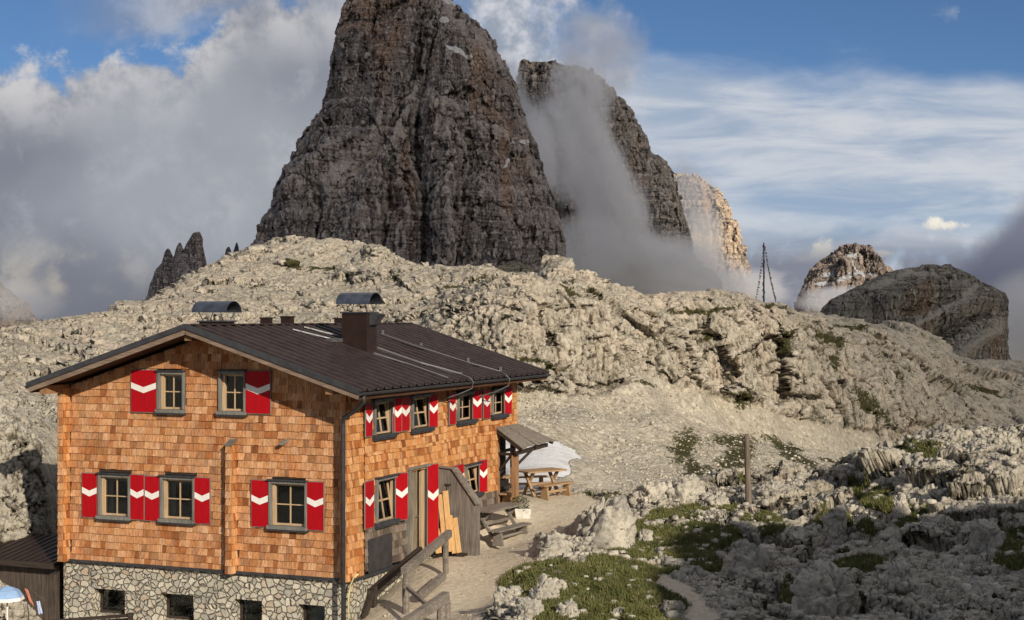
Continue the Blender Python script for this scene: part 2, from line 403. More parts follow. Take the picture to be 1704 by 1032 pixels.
def ground_mat():
    m, nt, b = mat('alpine_ground'); P = pos(nt)
    a = node(nt, 'ShaderNodeVertexColor', layer_name='cover'); sp = node(nt, 'ShaderNodeSeparateColor'); lk(nt, a.outputs[0], sp.inputs[0])
    grass, scree, snow = (X(nt, sp.outputs[i]) for i in range(3))
    a2 = node(nt, 'ShaderNodeVertexColor', layer_name='cover_b'); sp2 = node(nt, 'ShaderNodeSeparateColor'); lk(nt, a2.outputs[0], sp2.inputs[0])
    path, moss, warm = (X(nt, sp2.outputs[i]) for i in range(3))
    n1 = noise(nt, P, .35, 8, .62, .3); n2 = noise(nt, P, 2.2, 9, .68, .5); n3 = noise(nt, P, 9, 6, .7)
    vs = noise(nt, vmap(nt, P, scale=(2.2, 2.2, .35)), 1.2, 8, .7, 1.2)
    rock = mix(nt, n1.ss(.35, .65), (.36, .325, .255), (.52, .483, .395))
    rock = mix(nt, vs.ss(.50, .66)*.85, rock, (.19, .165, .13))
    rock = mix(nt, n2.ss(.52, .72)*.7, rock, (.145, .13, .11))
    rock = mix(nt, n3.ss(.55, .70)*.75, rock, (.075, .066, .055))
    rock = mix(nt, (n2.ss(.42, .30))*.6, rock, (.60, .56, .46))
    rock = mix(nt, (warm*n1.ss(.45, .62)).clamp()*.7, rock, (.46, .30, .19))
    sc = mix(nt, n3.ss(.3, .7), (.33, .30, .24), (.52, .48, .395)); sc = mix(nt, n1.ss(.4, .7)*.45, sc, (.36, .30, .215))
    vz = node(nt, 'ShaderNodeTexVoronoi', feature='F1'); lk(nt, P, vz.inputs['Vector']); vz.inputs['Scale'].default_value = 5.5
    vsp = node(nt, 'ShaderNodeSeparateColor'); lk(nt, vz.outputs['Color'], vsp.inputs[0])
    sc = mix(nt, X(nt, vsp.outputs[0]).ss(.65, 1)*.6, sc, (.20, .18, .14)); sc = mix(nt, X(nt, vsp.outputs[1]).ss(.7, 1)*.7, sc, (.62, .57, .45))
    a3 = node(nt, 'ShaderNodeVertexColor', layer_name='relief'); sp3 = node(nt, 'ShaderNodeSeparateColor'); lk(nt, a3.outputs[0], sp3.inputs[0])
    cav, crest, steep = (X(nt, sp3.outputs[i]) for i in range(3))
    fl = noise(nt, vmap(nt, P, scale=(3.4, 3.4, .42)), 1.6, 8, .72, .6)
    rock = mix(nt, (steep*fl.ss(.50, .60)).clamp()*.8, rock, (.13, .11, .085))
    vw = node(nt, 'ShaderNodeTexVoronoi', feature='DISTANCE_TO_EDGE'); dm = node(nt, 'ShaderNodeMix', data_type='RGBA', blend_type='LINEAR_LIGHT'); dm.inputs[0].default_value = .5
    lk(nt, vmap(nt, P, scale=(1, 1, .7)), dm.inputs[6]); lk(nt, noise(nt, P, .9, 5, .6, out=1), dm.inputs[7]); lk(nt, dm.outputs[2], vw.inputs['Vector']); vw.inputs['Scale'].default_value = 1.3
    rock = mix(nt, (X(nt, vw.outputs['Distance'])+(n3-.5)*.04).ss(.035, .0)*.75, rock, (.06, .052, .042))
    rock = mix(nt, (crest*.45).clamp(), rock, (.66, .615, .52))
    rock = mix(nt, (cav+(n3-.5)*.5).ss(.28, .8)*.85, rock, mix(nt, n2.ss(.4, .6), (.045, .038, .03), (.075, .06, .03)))  # hollows painted dark as crevice shade, with soil tones; raised rock painted lighter
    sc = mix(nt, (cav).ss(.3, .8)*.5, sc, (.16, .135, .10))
    c = mix(nt, scree, rock, sc)
    pc = mix(nt, n3.ss(.35, .65), (.44, .375, .28), (.58, .51, .395)); pc = mix(nt, n2.ss(.5, .7)*.45, pc, (.36, .29, .21))
    c = mix(nt, path, c, pc)
    gc = mix(nt, n3.ss(.3, .7), (.035, .045, .010), (.095, .10, .026)); gc = mix(nt, n2.ss(.48, .7)*.85, gc, (.14, .105, .05))
    c = mix(nt, (grass*1.6+(n3-.5)*1.3+(n2-.5)*.6-.32).ss(.25, .5), c, gc)
    mo = mix(nt, n3.ss(.3, .7), (.022, .022, .008), (.075, .07, .026))
    c = mix(nt, (moss+(n3-.5)*1.5+(n2-.5)*1.3).ss(.45, .6), c, mo)
    c = mix(nt, (snow*1.15+(n2-.5)*1.1+(n3-.5)*.5).ss(.45, .62), c, mix(nt, noise(nt, vmap(nt, P, scale=(.6, 1.6, 2.0), rot=(0, .5, .5)), 1.5, 8, .7, .6).ss(.48, .70)*.6, (.62, .63, .64), (.36, .34, .31)))
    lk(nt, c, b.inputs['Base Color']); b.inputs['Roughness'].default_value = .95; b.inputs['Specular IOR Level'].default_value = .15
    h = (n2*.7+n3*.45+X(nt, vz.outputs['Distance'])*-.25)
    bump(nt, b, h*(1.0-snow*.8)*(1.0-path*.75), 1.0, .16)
    return m
M['ground'] = ground_mat()
def cliff_mat(name, cA, cB, cDark, cWarm, s=1.0, snow=0.0, strata=.5, bdist=3.0, light=None):
    """s = features per metre scale"""
    m, nt, b = mat(name); P = pos(nt)
    n1 = noise(nt, P, .012*s, 8, .6, .4); vs = noise(nt, vmap(nt, P, scale=(1, 1, .14)), .085*s, 10, .70, .3)
    vs2 = noise(nt, vmap(nt, P, scale=(1, 1, .25), loc=(40, 3, 9)), .018*s, 7, .6, .5)
    sz = noise(nt, vmap(nt, P, scale=(.05, .05, 1.0)), .16*s, 8, .74, .12); nf = noise(nt, P, .40*s, 8, .74)
    c = mix(nt, n1.ss(.35, .65), cA, cB); c = mix(nt, vs.ss(.49, .62)*.8, c, cDark)
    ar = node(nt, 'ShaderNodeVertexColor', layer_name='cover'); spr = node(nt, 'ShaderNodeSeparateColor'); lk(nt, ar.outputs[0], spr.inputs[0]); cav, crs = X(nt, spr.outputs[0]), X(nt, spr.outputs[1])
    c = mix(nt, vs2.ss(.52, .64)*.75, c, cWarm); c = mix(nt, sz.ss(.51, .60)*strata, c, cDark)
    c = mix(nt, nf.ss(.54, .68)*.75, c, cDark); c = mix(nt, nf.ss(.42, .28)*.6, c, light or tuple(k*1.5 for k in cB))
    c = mix(nt, (crs+(nf-.5)*.4).ss(.15, .8)*.7, c, light or tuple(k*1.45 for k in cB)); c = mix(nt, (cav+(nf-.5)*.5).ss(.2, .75)*.9, c, tuple(k*.6 for k in cDark))  # gully shade and ledge highlights put into the colour from the relief mask
    if snow:
        a = node(nt, 'ShaderNodeVertexColor', layer_name='cover'); sp = node(nt, 'ShaderNodeSeparateColor'); lk(nt, a.outputs[0], sp.inputs[0])
        c = mix(nt, (X(nt, sp.outputs[2])+(nf-.5)*.8).ss(.45, .6), c, (.62, .64, .68))
    lk(nt, c, b.inputs['Base Color']); b.inputs['Roughness'].default_value = .95; b.inputs['Specular IOR Level'].default_value = .1
    bump(nt, b, vs*.5+sz*.35+nf*.4, 1.0, bdist); return m
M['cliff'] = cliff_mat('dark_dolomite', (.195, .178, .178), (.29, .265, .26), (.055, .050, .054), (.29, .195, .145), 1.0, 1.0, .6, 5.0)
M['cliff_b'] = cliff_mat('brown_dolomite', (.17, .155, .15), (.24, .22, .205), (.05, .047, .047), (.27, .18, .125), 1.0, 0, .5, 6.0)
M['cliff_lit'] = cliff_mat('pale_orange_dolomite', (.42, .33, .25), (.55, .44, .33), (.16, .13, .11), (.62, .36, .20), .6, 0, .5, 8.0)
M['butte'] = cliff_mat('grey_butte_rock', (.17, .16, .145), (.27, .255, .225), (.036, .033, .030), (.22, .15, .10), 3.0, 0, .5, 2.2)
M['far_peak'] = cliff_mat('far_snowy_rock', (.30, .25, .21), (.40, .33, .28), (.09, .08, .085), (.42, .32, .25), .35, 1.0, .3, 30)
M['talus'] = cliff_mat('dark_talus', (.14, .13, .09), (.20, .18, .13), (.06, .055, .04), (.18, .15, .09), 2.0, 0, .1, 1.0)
# ------------------------------------------------------------------ terrain
CT = []   # (px, py, Y): surface points of the ground as read off the slope
def ct(*a):
    for t in a: CT.append(t)
# in front of and beside the house
ct((-200,1130,34),(0,1130,36),(200,1120,37),(400,1110,36),(560,1100,34),(620,1078,34.2),(300,1100,42),(120,1060,44),(500,1040,42),(600,1010,38))
ct((655,985,37.2),(700,1000,36),(740,935,39.2),(700,940,39.3),(760,1000,36),(700,1060,33),(770,922,40.4),(760,960,38),(830,906,41.8),(870,890,42.4),(880,905,41.2),(985,828,46.5),(940,838,46),(900,850,44.6),(870,836,45.2),(845,842,44.8),(820,870,42.5),(840,880,42.8))
ct((740,1080,32),(800,1010,35.2),(835,985,36.3),(900,960,35.6),(950,925,37.8),(880,1000,33.2),(850,1032,31.8),(940,1000,33),(1000,925,39),(1050,1000,33),(1150,960,36.5),(1100,900,41),(1180,870,43),(1245,850,44.5),(1010,880,42),(960,882,42))
ct((1010,850,45),(1130,805,49),(1180,790,50),(1060,845,45.5),(1100,760,60),(1000,780,57),(1000,822,51),(1180,800,54))
ct((1270,805,48),(1340,805,48),(1400,795,47),(1470,790,46),(1515,742,46),(1600,737,45),(1704,745,44),(1850,745,44),(2100,760,42))
ct((1500,800,42.5),(1500,830,40.5),(1600,820,40),(1700,835,37.5),(1300,850,44),(1280,900,40),(1300,960,36),(1200,1000,33.5),(1400,900,38.5),(1400,1000,31.5),(1550,930,35),(1550,1032,29),(1700,940,32),(1700,1032,27.5),(1150,1032,32),(1850,950,31),(2100,950,30),(2100,1100,24))
ct((1000,1100,28),(1300,1100,26),(1600,1100,24),(1850,1100,22),(800,1150,28))
ct((1600,800,56),(1704,800,56),(1500,800,58),(1400,820,58),(1300,815,56),(1850,800,58),(2100,800,56))
for p in (-400, 0, 400, 800, 1200, 1600, 2100):
    ct((p,1530,10),(p,1290 if p > 700 else 1330,20 if p > 700 else 22))
# scree and hollow behind
ct((870,690,58),(880,750,54),(950,745,55.5),(900,790,50.5),(950,775,52.5),(1000,690,61),(1100,700,64),(1200,720,67),(1300,740,69.5),(1400,760,71),(1480,795,70),(1250,780,58),(1400,795,62),(1600,790,72),(1704,770,78),(1000,740,57),(1100,740,59.5),(1100,770,56.5))
# foot of the crags
ct((870,648,62.8),(1000,640,66),(1100,630,71),(1200,655,75.5),(1300,665,80.5),(1400,690,85.8),(1500,715,89),(1600,720,94),(1700,715,98),(1900,715,98))
ct((870,590,63.4),(1000,580,66.6),(1100,575,71.6),(1200,590,76.2),(1300,605,81.3),(1400,630,86.8),(1500,650,91.5),(1600,680,97),(1700,685,102))
ct((870,510,65),(1000,520,67.6),(1100,522,72.8),(1200,524,77.4),(1300,550,82.5),(1400,566,88.4),(1480,572,95))
ct((780,480,74),(870,478,71),(935,478,70.5),(1000,501,72.5),(1060,512,74),(1100,510,76.5),(1200,508,80.5),(1300,535,86),(1400,546,93))
# crest of the ridge
CREST = [(-300,548,80),(-150,545,78),(0,545,76),(60,537,79),(140,530,84),(190,520,89),(240,505,94),(275,480,98),(300,465,101),(330,445,106),(400,416,112),(440,403,116),(530,394,119),(580,401,117),(635,416,112),(648,434,108),(720,441,103),(780,455,100),(805,449,99),(815,462,98),(860,463,97),(905,461,97),(925,449,97),(945,464,98),(980,481,100),(1050,501,102),(1130,497,104),(1165,501,105),(1215,496,107),(1260,510,109),(1310,526,112),(1350,521,114),(1375,530,116),(1420,534,118),(1480,540,120),(1520,547,122),(1560,595,126),(1600,601,130),(1650,601,134),(1704,613,138),(1800,620,140),(1950,630,140),(2150,640,140)]
GF = lambda p, Y: Y if Y < 55 else 55+(Y-55)*float(np.interp(p, [-300,200,500,860,1100,1300,1500,1704], [1,.93,.76,.64,.60,.72,.82,.9]))
CREST = [(a, b, GF(a, c)) for a, b, c in CREST]
ct(*CREST)
for (a, b, c) in CREST[::2]:
    ct((a, b+22, c*1.12), (a, b+70, c*1.5))
for p in range(-400, 2200, 350): ct((p, 640, 320))
# lit slope on the left and behind the house
ct(*[(a, b, GF(a, c)) for a, b, c in ((500,455,105),(400,470,98),(600,480,97),(560,430,112),(700,500,92),(640,520,88),(780,520,88),(200,565,78),(100,570,74),(60,605,64),(0,600,64),(0,690,50),(60,700,49),(60,765,44.2),(0,790,43.5),(-100,700,50),(-200,780,44),(50,860,42.5),(0,930,41),(-150,1000,38),(200,700,60),(400,600,74),(400,760,56),(600,620,74),(600,760,58),(750,700,64),(780,800,52),(300,520,86),(450,530,84),(700,860,47),(300,930,46),)])
CT = np.array(CT, float)
def warp(px, Y): return (px-HX)/420.0, 5.2*np.log(Y/40.0)
def rbf_fit(a, b, v, lam=2e-4):
    n = len(a); r2 = (a[:, None]-a)**2+(b[:, None]-b)**2
    K = .5*r2*np.log(r2+1e-9)+lam*np.eye(n); Pm = np.stack([np.ones(n), a, b], 1)
    A = np.block([[K, Pm], [Pm.T, np.zeros((3, 3))]]); s = np.linalg.solve(A, np.concatenate([v, [0, 0, 0]]))
    return s[:n], s[n:]
_a, _b = warp(CT[:, 0], CT[:, 2]); _w, _c = rbf_fit(_a, _b, (HY-CT[:, 1])/F)
def wsurf(px, Y):
    a, b = warp(np.asarray(px, float), np.asarray(Y, float)); sh = a.shape; a = a.ravel(); b = b.ravel(); o = np.empty(a.size)
    for i in range(0, a.size, 20000):
        r2 = (a[i:i+20000, None]-_a)**2+(b[i:i+20000, None]-_b)**2
        o[i:i+20000] = (.5*r2*np.log(r2+1e-9))@_w+_c[0]+_c[1]*a[i:i+20000]+_c[2]*b[i:i+20000]
    return o.reshape(sh)
def ground_z(X, Y): return wsurf(HX+F*X/Y, Y)*Y
def inpoly(px, py, poly):
    r = np.zeros(px.shape, bool); n = len(poly)
    for i in range(n):
        x0, y0 = poly[i]; x1, y1 = poly[(i+1) % n]
        if y0 == y1: continue
        c = ((y0 > py) != (y1 > py)) & (px < (x1-x0)*(py-y0)/(y1-y0)+x0); r ^= c
    return r
def build_ground():
    cols = np.concatenate([np.arange(-420, -40, 12), np.arange(-40, 1745, 1.7), np.arange(1745, 2160, 12)]); nc = len(cols)
    Yf = np.exp(np.linspace(np.log(9.5), np.log(330), 520)); cc = np.linspace(-420, 2160, 420)
    Wc = wsurf(*np.meshgrid(cc, Yf))                    # coarse columns, fine rows
    t = (cols-cc[0])/(cc[1]-cc[0]); i0 = np.clip(t.astype(int), 0, len(cc)-2); fr = t-i0
    W = Wc[:, i0]*(1-fr)+Wc[:, i0+1]*fr
    py = HY-F*W; d = -(py[1:]-py[:-1]); pm = .5*(py[1:]+py[:-1]); vis = np.where((d > 0) & (pm < 1060), 1.0, .12)
    ms = np.abs(d)*vis+190*np.diff(np.log(Yf))[:, None]*np.where(pm < 1070, 1, .2)*np.where(Yf[1:, None] > 160, .25, 1)
    cum = np.concatenate([np.zeros((1, nc)), np.cumsum(ms, 0)]); cum /= cum[-1]
    NR = 1050; q = np.linspace(0, 1, NR); Yg = np.empty((NR, nc)); Wg = np.empty((NR, nc))
    for j in range(nc):
        Yg[:, j] = np.interp(q, cum[:, j], Yf); Wg[:, j] = np.interp(Yg[:, j], Yf, W[:, j])
    PX = np.broadcast_to(cols, (NR, nc)); PY = HY-F*Wg
    Xw = (PX-HX)/F*Yg; Z = Wg*Yg; Yw = Yg.copy()
    f32 = np.float32; x = Xw.astype(f32); y = Yw.astype(f32); z = Z.astype(f32)
    jx = fbm(x*.5, y*.5, z*.5, 3, 40); jy = fbm(x*.5, y*.5, z*.5, 3, 50)
    sc = np.clip(45/Yw, .3, 1.3); qx = PX+jx*34*sc; qy = PY+jy*17*sc
    grass = inpoly(qx, qy, [(800,975),(850,938),(900,930),(950,936),(1010,905),(1060,880),(1090,850),(1130,845),(1215,845),(1250,870),(1205,892),(1175,915),(1200,955),(1130,948),(1085,955),(1125,995),(1170,1070),(860,1080),(885,1010),(860,985),(815,1000)]) & (Yw < 54)
    for (a, b, ra, rb) in ((1390,860,26,12),(1285,872,28,14),(1450,820,30,9),(1510,850,20,22),(1545,835,16,10),(1530,748,26,14),(1690,905,40,26),(1650,890,22,10),(1425,940,45,14),(1340,975,30,10),(1600,1000,26,10),(1230,800,10,6),(1460,835,26,8),(1680,748,24,8),(1440,870,18,8)):
        grass |= (((qx-a)/ra)**2+((qy-b)/rb)**2 < 1) & (Yw < 52)
    trail = inpoly(qx, qy, [(1080,952),(1112,952),(1178,1000),(1225,1045),(1165,1045),(1128,995)]) & (Yw < 45)
    path = inpoly(qx, qy, [(560,1140),(600,1050),(650,960),(690,925),(780,905),(800,880),(815,850),(830,825),(900,812),(962,820),(1000,832),(1032,842),(960,872),(905,915),(842,968),(815,1000),(780,1060),(740,1160)]) & (Yw < 48.5) & (Yw > 28)
    gn = fbm(x*.55, y*.55, z*.3, 4, 123); grass &= (gn > -.12)
    grass &= ~path; grass &= ~trail
    scree = inpoly(qx, qy, [(840,700),(860,650),(1000,655),(1060,622),(1150,650),(1250,672),(1330,700),(1420,715),(1500,755),(1520,830),(1250,815),(1180,815),(1010,840),(900,840),(840,830)]) & (Yw > 48.5) & (Yw < 97)
    snow = inpoly(PX+jx*30, PY+jy*14+np.sin(PX*.9)*1.2, [(835,726),(880,730),(920,732),(945,747),(960,764),(950,784),(935,800),(905,816),(835,820)]) & (Yw > 45.5) & (Yw < 70)
    moss = np.zeros(PX.shape)
    sw = fbm(x*.35, y*.9, z*.9, 4, 77)
    for (a, b, ra, rb, rot) in ((1135,745,30,44,.6),(1150,780,26,26,.6),(1220,735,60,17,0),(1225,765,44,34,0),(1310,745,70,13,.45),(1340,770,60,9,.4),(1400,775,50,8,.3),(1440,765,40,6,.4),(1230,668,26,20,.9),(1440,680,60,14,.8),(1380,560,50,10,.4),(1300,575,16,30,.3),(1395,600,20,20,0),(1180,560,14,8,0),(540,440,40,7,0),(430,470,30,6,0),(900,610,40,8,.2),(1180,790,24,20,0),(1300,780,26,8,0),(1170,520,90,7,.05),(760,478,34,5,0),(660,462,14,4,0),(490,440,22,6,0),(960,490,34,8,.4),(820,470,50,4,0),(30,735,28,7,-.1),(1420,545,70,5,.1),(1640,640,60,8,.2),(1290,520,40,6,.2),(60,770,20,6,0),(880,600,30,6,0),(1070,640,30,5,.2)):
        cr, sr = math.cos(rot), math.sin(rot); dx = qx-a; dy = qy-b
        moss = np.maximum(moss, np.clip(1.35-np.sqrt(((dx*cr+dy*sr)/ra)**2+((-dx*sr+dy*cr)/rb)**2), 0, 1)*.75)
    moss *= (Yw > 48)
    moss = np.maximum(moss, (Yw < 52)*sstep(fbm(x*.5, y*.5, z*.5, 4, 130), .10, .40)*.50*(~path)*(~trail))
    moss = np.maximum(moss, np.where((Yw > 62) & ~scree, .30*sstep(sw, .25, .5), 0))
    warm = np.clip(1-(((PX-1290)/60)**2+((PY-810)/26)**2), 0, 1)+np.where(Yw > 60, .35, 0)
    soft = lambda mk, a: sstep(a, 0, 1)*mk
    near = (Yw < 58)
    rocky = np.where(near, 1.0, 1.0)*(~path)*(~trail)*(~snow)*np.where(scree, .0, 1)
    # smooth the rockiness a little across rows and columns
    k = np.ones(7)/7
    for ax in (0, 1): rocky = np.apply_along_axis(lambda r: np.convolve(r, k, 'same'), ax, rocky)
    grs = grass.astype(float)
    for ax in (0, 1): grs = np.apply_along_axis(lambda r: np.convolve(r, k, 'same'), ax, grs)
    house = sstep(PX, 40, 90)*(1-sstep(PX, 830, 850))*(Yw < 52)*(Yw > 33)
    rocky = rocky*(1-house*.9)
    def normals(P):
        du = np.gradient(P, axis=1); dv = np.gradient(P, axis=0); n = np.cross(du, dv); n /= np.linalg.norm(n, axis=-1, keepdims=True)+1e-9
        n[n[..., 2] < -.05] *= -1; return n
    Pm = np.stack([Xw, Yw, Z], -1); N = normals(Pm)
    far = sstep(Yw, 50, 62); nearmask = 1-far
    right = sstep(PX, 1180, 1300)
    bandR = np.exp(-((PY-795)/22)**2)*sstep(PX, 1030, 1060)*(1-sstep(PX, 1480, 1510))*(Yw < 53)*(Yw > 44)
    st_ = .25+.75*sstep(1-N[..., 2], .06, .45)
    # pass 1: the big shapes
    D = nearmask*rocky*(1-grs*.8)*((.68*right+.08)*cubes(x*.26, y*.26, z*.3, 12, .2, .5)+(.20+.24*right+.45*bandR)*cubes(x*.55, y*.55, z*.7, 1, .3, .6)+.04+bandR*.22)
    D += nearmask*grs*.10*fbm(x*.9, y*.9, z, 4, 21)
    g = fbm(x*.10, y*.10, z*.05, 4, 31)
    D += far*rocky*(.9*g+(.35+.65*st_)*(.95*cubes(x*.20+.2*jx, y*.20, z*.26, 5, .08, .55)+.36*cubes(x*.5, y*.5, z*.62, 9, .12, .6))-.10)
    D += far*scree*.30*fbm((x+y*.35)*.16, (y-x*.2)*.03, z*0, 3, 45)
    outm = N.copy(); outm[..., 1] -= far*.9*rocky*st_; outm[..., 1] -= nearmask*.35*rocky; outm /= np.linalg.norm(outm, axis=-1, keepdims=True)
    for (pc_, Yc, a_, w_) in ((927,80,.65,22), (800,81.5,.3,24), (1215,85,.25,30), (620,96,.4,26), (1000,79,-.2,20), (1350,96,.25,16)):
        Pm[..., 2] += a_*np.exp(-((PX-pc_+jx*8)/w_)**4)*np.exp(-((Yw-Yc)/5.0)**2)
    Pm = Pm+outm*D[..., None]
    # redistribute the rows so that the new steps and walls carry vertices too
    seg = np.diff(Pm, axis=0); ym = np.maximum(.5*(Pm[1:, :, 1]+Pm[:-1, :, 1]), 8)
    pyv = Pm[..., 2]/np.maximum(Pm[..., 1], 8)*F; wt = np.where((ym > 150) | (pyv[1:] < -560), .15, 1.0)
    ms = np.sqrt(np.diff(pyv, axis=0)**2+(.22*F/ym*np.linalg.norm(seg, axis=-1))**2)*wt
    ms = blur(np.minimum(ms, 12), 3, 45)+.02
    cum = np.concatenate([np.zeros((1, nc)), np.cumsum(ms, 0)]); cum /= cum[-1]; N2 = 1250; q = np.linspace(0, 1, N2)
    pth = (path | trail).astype(float)
    for ax in (0, 1): pth = np.apply_along_axis(lambda r: np.convolve(r, k, 'same'), ax, pth)
    flds = [Pm[..., 0], Pm[..., 1], Pm[..., 2], rocky, grs, scree.astype(float), snow.astype(float), pth, moss, warm, PY, far, st_, jx]
    outf = [np.empty((N2, nc)) for _ in flds]
    for j in range(nc):
        for fi, fo in zip(flds, outf): fo[:, j] = np.interp(q, cum[:, j], fi[:, j])
    Xw, Yw, Z, rocky, grs, scree, snow, pth, moss, warm, PY, far, st_, jx = outf; nearmask = 1-far
    PX = np.broadcast_to(cols, (N2, nc)); right = sstep(PX, 1180, 1300)
    Pm = np.stack([Xw, Yw, Z], -1); N = normals(Pm); x, y, z = (Pm[..., i].astype(f32) for i in range(3))
    steep = sstep(1-N[..., 2], .10, .5)
    # pass 2: medium and small fracture blocks, flutes on the steep faces
    D = nearmask*rocky*(1-grs*.8)*((.19-.03*right)*cubes(x*1.25, y*1.25, z*1.5, 2, .25, .6)+.085*cubes(x*2.9, y*2.9, z*3.6, 3, .3, .6)+.05*cubes(x*6.5, y*6.5, z*7, 4, .3, .6)+.07*fbm(x*2.2, y*2.2, z*2.2, 5, 9, gain=.6))
    D += nearmask*grs*.05*np.abs(fbm(x*4, y*4, z*4, 3, 22))+nearmask*pth*.006*fbm(x*6, y*6, z*6, 3, 23)
    g2 = fbm(x*.75, y*.75, z*.12, 5, 33, gain=.6); g3 = fbm(x*2.4, y*2.4, z*.40, 4, 36, ridged=True, gain=.6)
    D += far*rocky*((.3+.7*steep)*(.52*g2+.24*g3)+(.45+.55*steep)*(.23*cubes(x*1.3, y*1.3, z*1.2, 6, .2, .6)+.10*cubes(x*3.2, y*3.2, z*2.6, 7, .3, .6))+.09*fbm(x*1.6, y*1.6, z*1.6, 4, 38, gain=.6))
    D += far*scree*(.05*cubes(x*3.2, y*3.2, z*3.2, 8, .2, .6)+.05*fbm(x*3, y*3, z*3, 3, 44))
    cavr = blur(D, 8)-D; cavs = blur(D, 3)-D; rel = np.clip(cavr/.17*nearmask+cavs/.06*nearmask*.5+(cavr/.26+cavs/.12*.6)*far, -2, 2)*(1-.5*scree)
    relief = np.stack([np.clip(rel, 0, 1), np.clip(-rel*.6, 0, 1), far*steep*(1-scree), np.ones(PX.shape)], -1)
    Pm = Pm+N*D[..., None]
    cov = np.stack([grs*(1-pth), scree, snow, np.ones(PX.shape)], -1)
    cov2 = np.stack([pth, moss, np.clip(warm, 0, 1), np.ones(PX.shape)], -1)
    Q = gridq(N2, nc)
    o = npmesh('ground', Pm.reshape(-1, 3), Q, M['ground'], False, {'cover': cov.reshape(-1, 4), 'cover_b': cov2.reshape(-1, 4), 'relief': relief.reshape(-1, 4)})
    tag(o, kind='structure')
    return Pm, grs, PX, PY, rocky
GP, GRASS, GPX, GPY, GROCK = build_ground()

def ground_near():
    """the hill the view is taken from, with the rock rib on its right that shades the foreground"""
    xs = np.linspace(-150, 200, 300); ys = np.linspace(-170, 13, 200); X, Y = np.meshgrid(xs, ys)
    z = -1.75-.235*np.maximum(Y, 0)-.02*np.maximum(-Y, 0)-.10*np.maximum(-X-4, 0)-.02*np.abs(X)
    h = np.interp(X-.1*Y, [11,14,17,19.3,22,26,29,31.5,34,40,60,120], [-9,-4,3,9.2,11.6,14.4,15.0,12.2,8.5,5,3,-6])
    h = h+fbm(X*.5, 0*X, 0*X, 4, 88, gain=.7)*2.4
    rib = h-np.abs(Y)*.85
    near_fr = (Y > 1) & (np.abs(X/np.maximum(Y, .1)) < .75)
    z = np.maximum(z, np.where(near_fr, -99, rib)); z += fbm(X*.3, Y*.3, z*.3, 4, 90)*.5*sstep(np.hypot(X, Y), 4, 12)
    z = np.where((Y > 9), np.minimum(z, -4.4-.2*(Y-9)+np.where(np.abs(X) > 14, 3, 0)), z)
    n = X.size; cov = np.zeros((n, 4)); cov[:, 3] = 1
    tag(npmesh('hillside', np.stack([X, Y, z], -1).reshape(-1, 3), gridq(*X.shape), M['ground'], True, {'cover': cov, 'cover_b': cov}), kind='structure')
    xs = np.linspace(-14000, 14000, 120); ys = np.linspace(-8000, 16000, 120); X, Y = np.meshgrid(xs, ys)
    z = -260+fbm(X*.0006, Y*.0006, X*0, 4, 91)*90; cov = np.zeros((X.size, 4)); cov[:, 3] = 1
    tag(npmesh('valley_floor', np.stack([X, Y, z], -1).reshape(-1, 3), gridq(*X.shape), M['ground'], True, {'cover': cov, 'cover_b': cov}), kind='structure')
ground_near()

